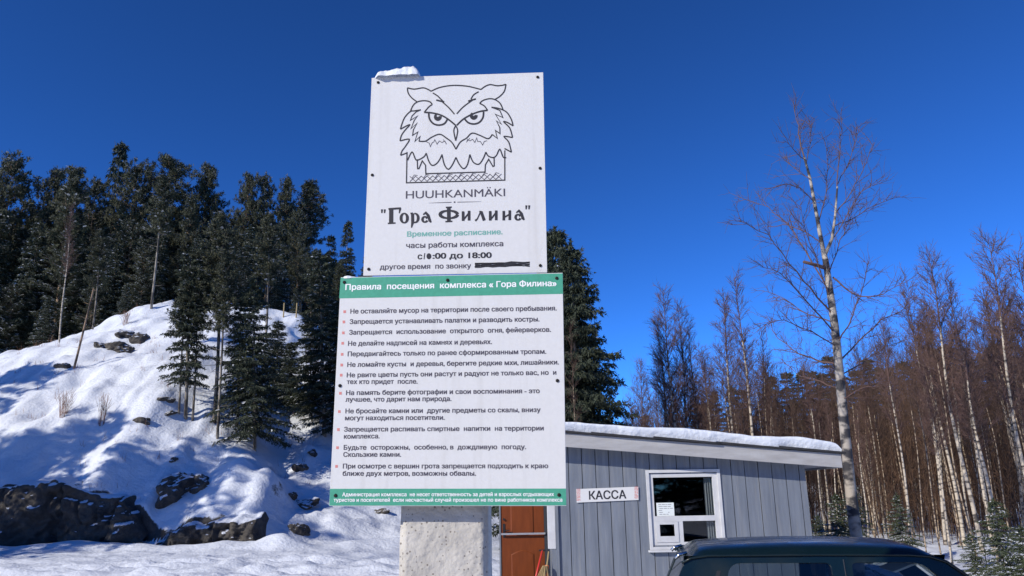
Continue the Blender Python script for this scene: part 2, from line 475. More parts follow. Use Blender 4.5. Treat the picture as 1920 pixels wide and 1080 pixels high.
def terrain(x, y):
    x = np.asarray(x, float); y = np.asarray(y, float)
    g = base_ground(x, y)
    yb = np.interp(x, yb_x, yb_y) + 0.35 * vnoise(x * 0.8, 0 * x, 0, 5) + 0.15 * vnoise(x * 2.3, 0 * x, 0, 6)
    zr = np.interp(x, rc[:, 0], rc[:, 1])
    zr = np.maximum(zr, g)
    zc = np.interp(x, cc[:, 0], cc[:, 1])
    zc = np.maximum(zc + 0.15 * vnoise(x * 1.7, 0 * x, 0, 9), g)
    step = np.clip((y - yb) / 0.35, 0, 1)
    step = step * step * (3 - 2 * step)
    z = g + (zc - g) * step
    t = np.clip((y - yb - 0.35) / (RIDGE_Y - yb - 0.35), 0, 1)
    z = z + np.maximum(zr - zc, 0) * (0.55 * t + 0.45 * (1 - (1 - t) ** 2.2)) * step
    # gully between the mound and the slope behind it
    xv = np.interp(y, [28, 34, 40, 46, 52], [-6.9, -9.5, -12.2, -15.4, -18])
    dep = np.interp(y, [29, 31, 36, 44, 50, 53], [0.0, 0.5, 1.7, 1.6, 0.3, 0])
    dx = (x - xv)
    z = z - dep * np.where(dx < 0, np.exp(-(dx / 1.5) ** 2), np.exp(-(dx / 3.2) ** 2))
    # upper rock step above the low ledge
    bump = np.exp(-((x + 13.4) / 1.5) ** 2) * np.clip((y - 32.2) / 0.3, 0, 1) * np.clip((37 - y) / 4, 0, 1)
    onhill = step * np.clip((y - yb) / 3, 0, 1) * np.clip((zr - g) / 3, 0, 1)
    z = z + onhill * (0.42 * fbm(x * 0.28, y * 0.28, 0, 4, 21) + 0.15 * fbm(x * 0.9, y * 0.9, 0, 4, 33))
    # beyond the ridge the wood stands on level ground
    z = z + np.where(y > RIDGE_Y, -0.02 * (y - RIDGE_Y) * np.clip((zr - g) / 6, 0, 1), 0)
    flat = 1 - onhill
    z = z + flat * (0.05 * fbm(x * 0.5, y * 0.5, 0, 3, 41))
    # trodden and driven snow of the car park
    near = flat * np.clip((30 - y) / 4, 0, 1) * np.clip((y - 4) / 2, 0, 1)
    z = z + near * (0.035 * fbm(x * 1.9, y * 1.9, 0, 3, 51) + 0.05 * np.maximum(vnoise(x * 2.4, y * 2.4, 0, 52) - .25, 0) * 2)
    for k, (c0, sl, dp) in enumerate(((18.4, 0.06, 0.10), (20.6, 0.07, 0.10), (22.9, 0.12, 0.13), (16.2, 0.05, 0.08))):
        yy = y - (c0 + sl * (x + 8) + 0.3 * vnoise(x * 0.3, 0 * x, 0, 60 + k))
        rag = np.maximum(0.15, 0.75 + 0.9 * vnoise(x * 2.6, y * 1.6, 0, 70 + k))
        z = z + 1.05 * near * rag * dp * (-np.exp(-(yy / 0.30) ** 2) + 1.0 * np.exp(-((yy - 0.62) / 0.24) ** 2) + 0.7 * np.exp(-((yy + 0.5) / 0.22) ** 2)) * np.clip((3 - x) / 3, 0, 1)
    # snow bank thrown up along the foot of the rock
    ybs = np.interp(x, yb_x, yb_y) - 1.6 + 0.4 * vnoise(x * 0.35, 0 * x, 0, 77)
    z = z + 0.28 * (0.75 + 0.6 * vnoise(x * 0.9, y * 0.6, 0, 78)) * np.exp(-((y - ybs) / 0.75) ** 2) * np.clip((1 - x) / 4, 0, 1)
    lump = AT(520, 1022, 27.6)
    z = z + 0.32 * np.exp(-((x - lump.x) / 0.8) ** 2 - ((y - 27.6) / 0.6) ** 2)
    return z

def H(x, y):
    return float(terrain(np.array([x]), np.array([y]))[0])

def hit(px, py, r0=20.0, r1=70.0):
    """where the sight line through a pixel meets the ground"""
    d = (AT(px, py, 30) - CAM).normalized()
    t = np.arange(r0, r1, 0.06)
    z = terrain(CAM.x + d.x * t, CAM.y + d.y * t)
    under = np.nonzero(CAM.z + d.z * t < z)[0]
    return CAM + d * float(t[under[0]] if len(under) else 45.0)

xs = np.unique(np.concatenate([np.array([-420, -250, -150, -100, -80, -65.]), np.arange(-55, -34, 0.8), np.arange(-34, 2, 0.14), np.arange(2, 30, 0.35), np.arange(30, 60, 2), np.array([70, 90, 120, 180, 260, 420.])]))
ys = np.unique(np.concatenate([np.array([-420, -200, -100, -60, -30, -15, -6, -2, 0, 1, 2, 3.]), np.arange(4, 14, 0.25), np.arange(14, 28.6, 0.11), np.arange(28.6, 34, 0.07), np.arange(34, 54, 0.22), np.arange(54, 90, 1.2), np.array([95, 110, 140, 200, 300, 450.])]))
X, Y_ = np.meshgrid(xs, ys, indexing='ij')
Z = terrain(X, Y_)
steep = np.clip((Z - base_ground(X, Y_)) / 2, 0, 1) * np.clip(1 - np.abs(Y_ - np.interp(X, yb_x, yb_y)) / 1.0, 0, 1)
Yd = Y_ - steep * 0.35 * fbm(X * 1.3, Z * 1.6, Y_ * 0.3, 3, 91)
ground = link('ground', grid_mesh('ground', np.stack([X, Yd, Z], -1), M['ground']))
tag(ground, kind='structure')

# ------------------------------------------------------------------ rocks at the foot of the hill and on it
def rock_wall(pts_top, y_base, pxr, label, seed, lean=0.5, name='rock_outcrop'):
    """a broken rock face along the foot of the hill: (px, py) of its upper edge"""
    top = np.array([(AT(px, py, y_base).x, AT(px, py, y_base).z) for px, py in pts_top])
    nu = int((top[-1, 0] - top[0, 0]) / 0.05); nv = 64
    U = np.linspace(top[0, 0], top[-1, 0], nu)
    P = np.zeros((nu, nv, 3))
    for j in range(nv):
        t = j / (nv - 1)
        zt = np.interp(U, top[:, 0], top[:, 1]) + 0.12 * fbm(U * 1.6, 0 * U, 0, 3, seed)
        ub = U + 0.35 * vnoise(U * .9, 0 * U, 0, seed + 11)
        bl = ub / 2.1
        amp = 0.6 + 0.2 * hashn(np.floor(bl), np.floor(bl) * 0, np.floor(bl) * 0, seed)
        yb = np.interp(U, yb_x, yb_y) - 0.25 - amp * (1 - (bl - np.floor(bl)))
        g0 = base_ground(U, yb) - 0.25
        up = min(t / 0.82, 1.0)
        zz = g0 + (zt - g0) * up
        yy = yb + lean * up ** 1.5 * 0.5 - 0.32 * np.sin(up * 2.6)
        if t > 0.82:
            zz = zt + 0.25 * (t - 0.82) / 0.18
            yy = yy + 1.3 * (t - 0.82) / 0.18
        q = fbm(U * 0.9, zz * 1.1, yy * 0.5, 4, seed + 3)
        blocky = np.round(q * 3.2) / 3.2
        rid = 1 - 2 * np.abs(vnoise(U * 1.7 + zz * .6, zz * 1.2, 0, seed + 7))
        fine = fbm(U * 4.2, zz * 5.0, 0, 3, seed + 8)
        yy = yy - (0.36 * (0.55 * q + 0.45 * blocky) - 0.16 * np.maximum(rid - .55, 0) * 2 + 0.075 * fine) * (1 - 0.4 * (t > 0.82))
        zz = zz + 0.10 * vnoise(U * 2.2, yy * 2.2, zz, seed + 5)
        P[:, j] = np.stack([U, yy, zz], -1)
    # taper the ends into the snow
    o = link(name, grid_mesh(name, P, M['rock'], smooth=False))
    tag(o, label, 'rock', 'rock faces at the foot of the hill')
    return o

rock_wall([(-260, 925), (-60, 925), (10, 918), (70, 908), (130, 905), (190, 925), (235, 942), (262, 965), (280, 1015)], 30.3, None, 'tall dark rock face under the snow at the far left', 11, 0.9)
rock_wall([(285, 1014), (310, 1003), (350, 990), (400, 981), (450, 980), (485, 984), (499, 1018)], 29.3, None, 'low dark rock wall capped with snow beside the white gully', 23, 0.6)

def boulder(px, py, Y, sx, sz, label, seed, group='rocks breaking through the snow on the hill'):
    """an angular outcrop, half buried in the slope"""
    best = hit(px, py)
    bm = bmesh.new()
    bmesh.ops.create_icosphere(bm, subdivisions=4, radius=1)
    vs = np.array([v.co[:] for v in bm.verts])
    q = fbm(vs[:, 0] * 1.2 + seed, vs[:, 1] * 1.2, vs[:, 2] * 1.2, 4, seed)
    q = 0.6 * q + 0.4 * np.round(q * 3) / 3
    for v, k in zip(bm.verts, q):
        v.co *= 1 + 0.38 * k
        v.co.x *= sx; v.co.y *= 0.7 * sx; v.co.z *= sz
        v.co.x += 0.25 * v.co.z
    me = bpy.data.meshes.new('rock'); bm.to_mesh(me); bm.free()
    me.materials.append(M['rock'])
    o = link('boulder', me)
    o.location = best + Vector((0, 0.25 * sx, -0.1 * sz))
    o.rotation_euler = (R(-22), 0, seed * 0.7)
    tag(o, label, 'rock', group)

for i, a in enumerate([
    (330, 922, 33, 1.35, 0.75, 'long dark outcrop above the low rock wall'),
    (378, 912, 33, 0.7, 0.45, 'small dark outcrop at the right end above the low rock wall'),
    (215, 655, 46, 0.95, 0.45, 'largest dark outcrop just under the crest of the mound'),
    (262, 638, 47, 0.6, 0.4, 'dark outcrop on the crest of the mound, beside the front pine group'),
    (238, 628, 47, 0.7, 0.25, 'narrow dark rock ledge at the top of the mound'),
    (190, 650, 46, 0.6, 0.2, 'thin rock edge left of the largest outcrop on the mound'),
    (116, 687, 46, 0.5, 0.17, 'small rock at the foot of the leaning front pine'),
    (266, 790, 38, 0.42, 0.22, 'lone dark rock in the middle of the white slope'),
    (308, 750, 40, 0.35, 0.16, 'small rock on the slope just left of the triple trunks'),
    (318, 775, 39, 0.3, 0.12, 'flat little rock below the triple trunks'),
    (325, 862, 35, 0.28, 0.1, 'tiny rock tip in the lower white slope'),
    (560, 945, 33, 0.7, 0.2, 'long flat rock on the shaded slope left of the green footer'),
    (560, 1000, 31.5, 0.42, 0.4, 'upright dark rock at the foot of the shaded slope'),
    (563, 878, 36, 0.4, 0.25, 'dark rock in the middle of the shaded slope'),
    (585, 850, 37, 0.35, 0.2, 'topmost rock on the shaded slope beside the rules board'),
    (545, 930, 33, 0.3, 0.15, 'little rock above the long flat one on the shaded slope'),
    (715, 962, 32, 0.4, 0.2, 'dark rock under the left corner of the rules board'),
]):
    boulder(*a[:5], a[5], i + 2)

# ------------------------------------------------------------------ lettering
GLYPH = {}
def cdt_fill(polys, shifts):
    """triangulate a letter by winding number; shifted copies embolden it (letters are cached)"""
    x0 = min(x for p in polys for x, _ in p)
    polys = [[(round(x - x0, 4), round(y, 4)) for x, y in p] for p in polys]
    key = (tuple(tuple(p) for p in polys), tuple(shifts))
    if key not in GLYPH:
        verts, edges, segs = [], [], []
        for sx, sy in shifts:
            sg = []
            for poly in polys:
                b = len(verts); n = len(poly)
                q = [(x + sx, y + sy) for x, y in poly]
                verts += [Vector(p) for p in q]
                edges += [(b + i, b + (i + 1) % n) for i in range(n)]
                sg += [(*q[i], *q[(i + 1) % n]) for i in range(n)]
            segs.append(np.array(sg))
        rv, re, rf, *_ = geometry.delaunay_2d_cdt(verts, edges, [], 0, 1e-5, False)
        V2 = np.array([tuple(v) for v in rv])
        rf = [f for f in rf if len(f) == 3]
        C_ = V2[np.array(rf)].mean(1)
        ok = np.zeros(len(rf), bool)
        for sg in segs:
            ax, ay, bx, by = sg.T
            px, py = C_[:, :1], C_[:, 1:]
            side = (bx - ax) * (py - ay) - (px - ax) * (by - ay)
            wnd = ((ay <= py) & (by > py) & (side > 0)).sum(1) - ((ay > py) & (by <= py) & (side < 0)).sum(1)
            ok |= wnd != 0
        GLYPH[key] = ([tuple(v) for v in V2], [tuple(f) for f, k in zip(rf, ok) if k])
    v, f = GLYPH[key]
    return [(p[0] + x0, p[1]) for p in v], f

def outlines(text):
    c = bpy.data.curves.new('t', 'FONT'); c.body = text; c.size = 1.0
    o = bpy.data.objects.new('t', c); COL.objects.link(o)
    dg = bpy.context.evaluated_depsgraph_get()
    cu = o.evaluated_get(dg).to_curve(dg)
    polys = []
    for sp in cu.splines:
        pts = []
        if sp.type == 'BEZIER':
            bp = sp.bezier_points; n = len(bp)
            for i in range(n):
                a, b = bp[i], bp[(i + 1) % n]
                straight = (a.handle_right - a.co).cross(b.co - a.co).length < 1e-5 and (b.handle_left - b.co).cross(b.co - a.co).length < 1e-5
                st = 1 if straight else 5
                for k in range(st):
                    t = k / st
                    p = (1 - t) ** 3 * a.co + 3 * (1 - t) ** 2 * t * a.handle_right + 3 * (1 - t) * t * t * b.handle_left + t ** 3 * b.co
                    pts.append((p.x, p.y))
        else:
            pts = [(p.co.x, p.co.y) for p in sp.points]
        if len(pts) > 2: polys.append(pts)
    o.evaluated_get(dg).to_curve_clear()
    bpy.data.objects.remove(o); bpy.data.curves.remove(c)
    return polys

def text_tris(text, bold):
    polys = outlines(text)
    # group outlines into letters by overlap in x
    sp = sorted([(min(x for x, _ in p), max(x for x, _ in p), p) for p in polys], key=lambda q: q[0])
    groups, cur, hi = [], [], -1e9
    for a, b, p in sp:
        if cur and a > hi - 1e-4:
            groups.append(cur); cur = []; hi = -1e9
        cur.append(p); hi = max(hi, b)
    if cur: groups.append(cur)
    d = bold
    sh = [(0, 0)] if not d else [(-d, -d * .6), (d, -d * .6), (-d, d * .6), (d, d * .6), (0, 0)]
    V, Fc = [], []
    for g in groups:
        v, f = cdt_fill(g, sh)
        b = len(V)
        V += v
        Fc += [tuple(b + i for i in q) for q in f]
    return V, Fc

def write(text, L, Rr, cap, plane, material, parent, bold=0.02, name='lettering', off=0.0):
    """set a line of text from pixel L to pixel Rr (its baseline) with capitals cap pixels tall on a plane"""
    V, Fc = text_tris(text, bold)
    xs_ = [v[0] for v in V]
    x0, x1 = min(xs_), max(xs_)
    o0, o1 = plane(*L), plane(*Rr)
    eu = (o1 - o0)
    up = plane(L[0], L[1] - cap) - o0
    capn = 0.73
    up = Vector((up.x * 0, 0, up.z)) if True else up
    nrm = eu.cross(up).normalized()
    if nrm.dot(CAM - o0) < 0: nrm = -nrm
    me = bpy.data.meshes.new(name)
    vs = [o0 + eu * ((v[0] - x0) / (x1 - x0)) + up * (v[1] / capn) + nrm * (0.0008 + off) for v in V]
    me.from_pydata([tuple(v) for v in vs], [], Fc)
    me.materials.append(material)
    return link(name, me, parent)

def ribbon(mb, pts, wd, plane, off=0.0008, closed=False):
    """a drawn line: pixel points, width in pixels (or a list of widths)"""
    n = len(pts)
    if not hasattr(wd, '__len__'): wd = [wd] * n
    Lp, Rp = [], []
    for i in range(n):
        a = Vector(pts[(i - 1) % n if closed else max(i - 1, 0)]); b = Vector(pts[i]); c = Vector(pts[(i + 1) % n if closed else min(i + 1, n - 1)])
        d1 = (b - a); d2 = (c - b)
        d1 = d1.normalized() if d1.length > 1e-6 else d2.normalized()
        d2 = d2.normalized() if d2.length > 1e-6 else d1
        t = d1 + d2
        t = t.normalized() if t.length > 0.2 else d1
        nn = Vector((-t.y, t.x))
        cs = max(0.45, abs(nn.dot(Vector((-d1.y, d1.x)))))
        h = wd[i] / 2 / cs
        Lp.append(b + nn * h); Rp.append(b - nn * h)
    rng = range(n if closed else n - 1)
    for i in rng:
        j = (i + 1) % n
        q = []
        for p in (Lp[i], Rp[i], Rp[j], Lp[j]):
            w3 = plane(p.x, p.y)
            q.append(w3 + (CAM - w3).normalized() * (off + 0.00002 * ((i * 7 + len(mb.f)) % 9)))
        mb.face(q)

def smooth_line(pts, k=4):
    out = []
    n = len(pts)
    for i in range(n - 1):
        p0, p1, p2, p3 = (Vector(pts[max(i - 1, 0)]), Vector(pts[i]), Vector(pts[i + 1]), Vector(pts[min(i + 2, n - 1)]))
        for j in range(k):
            t = j / k
            q = 0.5 * ((2 * p1) + (p2 - p0) * t + (2 * p0 - 5 * p1 + 4 * p2 - p3) * t * t + (3 * p1 - p0 - 3 * p2 + p3) * t ** 3)
            out.append((q.x, q.y))
    out.append(tuple(pts[-1]))
    return out

# ------------------------------------------------------------------ concrete post and the two boards
def plane_at(Y0, yaw=0.035):
    def f(px, py):
        d = ROT @ Vector(((px - 960) / F, -(py - 540) / F, -1))
        # plane: y + yaw * x = Y0
        t = (Y0 - CAM.y - yaw * CAM.x) / (d.y + yaw * d.x)
        return CAM + d * t
    return f
PU, PL = plane_at(3.515), plane_at(3.50)

pc = AT(836, 1000, 3.64)
bm = bmesh.new()
pw, pdp, ph = 0.395, 0.30, 3.35
bmesh.ops.create_cube(bm, size=1)
for v in bm.verts:
    v.co = Vector((v.co.x * pw, v.co.y * pdp, (v.co.z + 0.5) * ph - 0.3))
bmesh.ops.subdivide_edges(bm, edges=bm.edges[:], cuts=1, use_grid_fill=True)
bmesh.ops.bevel(bm, geom=[e for e in bm.edges if len(e.link_faces) == 2 and e.calc_face_angle(0) > 1], offset=0.014, segments=3, affect='EDGES')
for k in range(4):
    bmesh.ops.subdivide_edges(bm, edges=[e for e in bm.edges if e.calc_length() > 0.03], cuts=1, use_grid_fill=True)
for v in bm.verts:
    c = v.co
    e = float(vnoise(c.x * 9, c.y * 9, c.z * 9, 3)) + 0.5 * float(vnoise(c.x * 22, c.y * 22, c.z * 22, 4))
    edge = 1 if (abs(abs(c.x) - pw / 2) < 0.03 and abs(abs(c.y) - pdp / 2) < 0.03) else 0.3
    n = Vector((c.x / pw, c.y / pdp, 0))
    v.co += n.normalized() * (0.009 * edge * e - 0.004 * edge)
me = bpy.data.meshes.new('concrete_post'); bm.to_mesh(me); bm.free()
me.polygons.foreach_set('use_smooth', [True] * len(me.polygons))
me.materials.append(M['concrete'])
post = link('concrete_post', me)
post.location = (pc.x, 3.595 + pdp / 2, 0)
post.rotation_euler = (0, 0, -0.035)
tag(post, 'thick pitted pale concrete post carrying the two notice boards', 'post')

def board_mesh(corners, plane, thick, material, name, parent=None, front=0.0):
    """corners TL TR BR BL in pixels"""
    f = [plane(*c) for c in corners]
    n = (f[1] - f[0]).cross(f[3] - f[0]).normalized()
    if n.dot(CAM - f[0]) < 0: n = -n
    f = [p + n * front for p in f]
    b = [p - n * thick for p in f]
    mb = MB()
    mb.hexa([b[3], b[2], f[2], f[3], b[0], b[1], f[1], f[0]])
    return mb.build(name, material, parent, bevel=0.0012 if thick > 0.003 else 0)

# battens between post and boards
up_b = board_mesh([(697, 146), (1018.5, 135.5), (1026, 511), (681, 517)], PU, 0.005, M['board'], 'notice_board')
tag(up_b, 'upper white board with owl emblem and opening hours', 'notice board', 'boards on the concrete post')
lo_b = board_mesh([(639, 520), (1055, 511.5), (1062, 948.5), (617, 949)], PL, 0.005, M['board'], 'notice_board')
tag(lo_b, 'lower white board of visiting rules with green header and footer', 'notice board', 'boards on the concrete post')
for (a, b, par, Yp) in (((720, 200), (1000, 200), up_b, PU), ((715, 470), (1005, 470), up_b, PU), ((660, 600), (1035, 600), lo_b, PL), ((650, 900), (1040, 900), lo_b, PL)):
    p0, p1 = Yp(*a), Yp(*b)
    mb = MB()
    mb.box((p0.x, max(p0.y, p1.y) + 0.012, p0.z - 0.03), (p1.x, 3.605, p0.z + 0.03))
    mb.build('batten', M['greybark'], par)

board_mesh([(638.8, 521), (1054.8, 512.7), (1055.5, 551), (636, 559.5)], PL, 0.0005, M['teal'], 'header_band', lo_b, 0.0006)
board_mesh([(618.8, 916.5), (1061.2, 916), (1061.8, 947.5), (617.6, 948)], PL, 0.0005, M['teal'], 'footer_band', lo_b, 0.0006)

def c3(x, y): return (610 + x / 4, 500 + y / 4)
def c4(x, y): return (610 + x / 4, 700 + y / 4)
G = M['ink_grey']
write('Правила  посещения  комплекса « Гора Филина»', c3(150, 175), c3(1735, 145), 10.8, PL, M['ink_white'], lo_b, 0.028, off=0.0008)
for t, l, r in [
    ('Не оставляйте мусор на территории после своего пребывания.', c3(187, 352), c3(1735, 328)),
    ('Запрещается устанавливать палатки и разводить костры.', c3(182, 430), c3(1606, 410)),
    ('Запрещается  использование  открытого  огня, фейерверков.', c3(178, 510), c3(1692, 488)),
    ('Не делайте надписей на камнях и деревьях.', c3(170, 593), c3(1250, 580)),
    ('Передвигайтесь только по ранее сформированным тропам.', c3(167, 672), c3(1657, 653)),
    ('Не ломайте кусты  и деревья, берегите редкие мхи, лишайники.', c3(164, 752), c3(1752, 733)),
    ('Не рвите цветы пусть они растут и радуют не только вас, но  и', c3(160, 830), c3(1733, 810)),
    ('тех кто придет  после.', c3(160, 880), c3(692, 877)),
    ('На память берите фотографии и свои воспоминания - это', c3(155, 963), c3(1608, 948)),
    ('лучшее, что дарит нам природа.', c3(151, 1013), c3(946, 1007)),
    ('Не бросайте камни или  другие предметы со скалы, внизу', c4(150, 300), c4(1615, 290)),
    ('могут находиться посетители.', c4(147, 352), c4(895, 348)),
    ('Запрещается распивать спиртные  напитки  на территории', c4(140, 437), c4(1638, 428)),
    ('комплекса.', c4(139, 490), c4(407, 487)),
    ('Будьте  осторожны,  особенно, в  дождливую  погоду.', c4(137, 573), c4(1506, 568)),
    ('Скользкие камни.', c4(134, 626), c4(568, 625)),
    ('При осмотре с вершин грота запрещается подходить к краю', c4(131, 713), c4(1672, 711)),
    ('ближе двух метров, возможны обвалы.', c4(129, 768), c4(1130, 767)),
]:
    write(t, l, r, 8.8, PL, G, lo_b, 0.026)
write('Администрация комплекса  не несет ответственность за детей и взрослых отдыхающих', c4(127, 922), c4(1715, 920), 7.0, PL, M['ink_white'], lo_b, 0.024, off=0.0008)
write('туристов и посетителей  если несчастный случай произошел не по вине работников комплекса', c4(63, 963), c4(1778, 962), 7.0, PL, M['ink_white'], lo_b, 0.024, off=0.0008)
for q in [c3(145, 338), c3(139, 415), c3(135, 497), c3(130, 575), c3(126, 658), c3(123, 738), c3(119, 814), c4(113, 150), c4(105, 287), c4(98, 422), c4(91, 558), c4(84, 698)]:
    board_mesh([(q[0] - 2.4, q[1] - 2.6), (q[0] + 2.4, q[1] - 2.7), (q[0] + 2.4, q[1] + 2.4), (q[0] - 2.4, q[1] + 2.5)], PL, 0.0003, M['ink_red'], 'bullet_mark', lo_b, 0.0006)

def screw(p, plane, par, r=0.0085):
    c = plane(*p)
    n = Vector((0.035, -1, 0)).normalized() * -1
    n = -n if n.dot(CAM - c) < 0 else n
    mb = MB()
    mb.tube([c + n * -0.001, c + n * 0.003, c + n * 0.006], [r, r, r * 0.55], 10)
    mb.build('screw', M['screw'], par)
for p in [c3(143, 118), c3(917, 102), c3(1735, 87), c3(110, 893), c3(1740, 855), c4(77, 917), c4(1752, 912)]:
    screw(p, PL, lo_b, 0.008)
for p in [(709, 154.8), (1008, 144.8), (698, 328.3), (1012.5, 315.6), (691.3, 504.8), (1013, 498)]:
    screw(p, PU, up_b, 0.0075)

def d1(x, y): return (660 + x / 4.8, 110 + y / 4.8)
def d2(x, y): return (660 + x / 4.8, 300 + y / 4.8)
write('HUUHKANMÄKI', d2(484, 348), d2(1378, 325), 15.0, PU, M['ink_grey'], up_b, 0.006)
write('Временное расписание.', d2(495, 690), d2(1355, 668), 9.6, PU, M['teal_ink'], up_b, 0.026)
write('часы работы комплекса', d2(487, 793), d2(1362, 775), 9.9, PU, M['ink_grey'], up_b, 0.022)
write('с', d2(590, 893), d2(632, 892), 11.2, PU, M['ink'], up_b, 0.03)
write(':00 до 18:00', d2(725, 888), d2(1258, 880), 10.8, PU, M['ink'], up_b, 0.03)
write('другое время  по звонку', d2(250, 985), d2(1072, 973), 9.4, PU, M['ink_grey'], up_b, 0.022)

mb = MB()
ribbon(mb, [d2(655, 838), d2(648, 893)], 1.8, PU)
ell = [(692 + 14 * math.cos(a), 866 + 19 * math.sin(a)) for a in np.linspace(0, 2 * math.pi, 15)[:-1]]
ribbon(mb, [d2(*p) for p in ell], 3.4, PU, closed=True)
ribbon(mb, [d2(690, 850), d2(694, 884)], 3.5, PU)
rr = random.Random(5)
for k in range(7):
    y0 = 924 + k * 6
    ln = [(1100 + 8 * rr.random(), y0 + 6)]
    for j in range(9):
        ln.append((1100 + 500 * (j + 1) / 9, y0 + 4 - 11 * (j + 1) / 9 + rr.uniform(-5, 5)))
    ribbon(mb, [d2(*p) for p in ln], 2.0, PU)
mb.build('marker_scribble', M['ink'], up_b)

mb = MB()
ribbon(mb, [d2(690, 387), d2(790, 384), d2(895, 381)], [0.3, 1.0, 1.2], PU)
ribbon(mb, [d2(948, 379), d2(1060, 377), d2(1165, 374)], [1.2, 1.0, 0.3], PU)
ribbon(mb, [d2(916, 379.5), d2(930, 379)], 2.8, PU)
mb.build('divider_line', M['ink_grey'], up_b)

# the heavy old-style title
mb = MB()
def st(pts, wd):
    ribbon(mb, [d2(*p) for p in pts], [(q * 1.15 + 3) / 4.8 for q in wd] if hasattr(wd, '__len__') else (wd * 1.15 + 3) / 4.8, PU)
def oval(cx, cy, rx, ry, thin, thick, a0=0, a1=360, tilt=0):
    an = [R(a0 + (a1 - a0) * k / 20) for k in range(21)]
    pts = [(cx + rx * math.cos(a) + tilt * math.sin(a), cy + ry * math.sin(a)) for a in an]
    st(pts, [thin + (thick - thin) * abs(math.cos(a)) ** 1.5 for a in an])
for x in (270, 295): st([(x, 444), (x - 2, 478)], [14, 7])
for x in (1569, 1595): st([(x, 408), (x - 2, 444)], [14, 7])
st([(353, 440), (352, 568)], 31); st([(322, 571), (392, 567)], 9); st([(328, 441), (440, 434)], 13); st([(434, 434), (425, 480)], [16, 5])
oval(470, 523, 29, 42, 9, 21)
st([(545, 480), (546, 560), (535, 610)], [22, 22, 6]); oval(566, 522, 30, 40, 9, 20, -100, 120); st([(525, 482), (548, 478)], 10)
st([(640, 492), (664, 474), (686, 500), (700, 545), (712, 562)], [8, 14, 20, 20, 9]); oval(656, 535, 22, 24, 10, 18, 20, 340)
st([(871, 425), (872, 552)], 27); st([(845, 427), (898, 424)], 9); st([(840, 555), (903, 552)], 9); oval(871, 490, 78, 34, 10, 24)
def ii(x, dy, hh):
    st([(x + 12, 465 + dy), (x + 12, 548 + dy)], 19); st([(x + 66, 460 + dy), (x + 66, 545 + dy)], 19)
    st([(x, 468 + dy), (x + 20, 466 + dy)], 7); st([(x + 54, 463 + dy), (x + 76, 461 + dy)], 7)
    if hh: st([(x + 16, 520 + dy), (x + 64, 492 + dy)], 10)
    else: st([(x + 16, 538 + dy), (x + 62, 478 + dy)], 10)
ii(988, 0, False); ii(1232, -3, False); ii(1354, -4, True)
st([(1108, 547), (1128, 530), (1158, 464)], [14, 8, 8]); st([(1146, 462), (1164, 470), (1190, 545)], [8, 20, 22])
st([(1478, 474), (1502, 456), (1524, 482), (1538, 525), (1550, 540)], [8, 14, 20, 20, 9]); oval(1494, 515, 22, 24, 10, 18, 20, 340)
mb.build('title_lettering', M['ink'], up_b)

# owl emblem, drawn line by line
mb = MB()
def ln(pts, wd=9.5, sm=True):
    ribbon(mb, [d1(*p) for p in (smooth_line(pts) if sm else pts)], wd * 1.22 / 4.8, PU)
ln([(498, 262), (560, 274), (640, 262), (690, 280), (710, 293)])
ln([(498, 262), (506, 310), (540, 355), (585, 388)])
ln([(710, 293), (780, 262), (860, 245), (940, 240), (1040, 248), (1110, 264), (1160, 277)])
ln([(1160, 277), (1200, 248), (1245, 233), (1300, 243), (1350, 240), (1385, 230)])
ln([(1385, 230), (1372, 290), (1335, 335), (1285, 368)])
ln([(727, 308), (770, 335), (795, 360), (825, 388)]); ln([(758, 372), (830, 390)], 12, False); ln([(800, 378), (870, 440), (922, 500)])
ln([(1140, 297), (1095, 325), (1070, 365)]); ln([(1115, 362), (1045, 382)], 12, False); ln([(1085, 372), (1000, 435), (942, 497)])
ln([(525, 475), (550, 420), (590, 388), (650, 378), (700, 388), (722, 412)]); ln([(722, 412), (690, 435), (650, 483)])
ln([(650, 483), (720, 488), (800, 508), (865, 545), (933, 600)], 12)
ln([(1360, 462), (1335, 405), (1290, 370), (1240, 360), (1180, 375), (1148, 402)]); ln([(1148, 402), (1190, 425), (1220, 465)])
ln([(1220, 465), (1150, 475), (1070, 505), (1000, 545), (942, 600)], 12)
ln([(690, 490), (697, 540), (730, 583), (780, 598), (830, 585), (857, 548)], 13)
ln([(1184, 478), (1178, 530), (1145, 573), (1095, 588), (1045, 575), (1012, 540)], 13)
for cx, cy in ((772, 525), (1095, 515)):
    for rr_ in (12, 26):
        ribbon(mb, [d1(cx + rr_ * math.cos(a), cy + rr_ * math.sin(a)) for a in np.linspace(-0.3 if rr_ == 26 else -0.6, 4.3 if rr_ == 26 else 3.8, 16)], 16 / 4.8 + 0.6, PU)
ln([(933, 602), (916, 650), (933, 738)]); ln([(933, 602), (951, 650), (933, 738)])
ln([(600, 742), (660, 742), (720, 705), (790, 680), (850, 715), (900, 755), (935, 815)])
ln([(935, 815), (975, 750), (1030, 715), (1080, 670), (1150, 690), (1225, 720), (1262, 682)])
for s_ in ([(620, 460), (560, 470), (525, 475), (480, 520), (455, 570), (435, 635)], [(435, 635), (500, 600), (518, 598), (480, 640), (445, 690), (432, 740)],
           [(432, 740), (515, 725), (480, 790), (450, 830), (437, 870)], [(437, 870), (495, 848)],
           [(1255, 437), (1310, 445), (1360, 462), (1400, 490), (1435, 550), (1450, 605)], [(1450, 605), (1400, 575), (1365, 568), (1420, 625), (1445, 710)],
           [(1445, 710), (1368, 700), (1410, 750), (1435, 842)], [(1435, 842), (1372, 808)]):
    ln(s_)
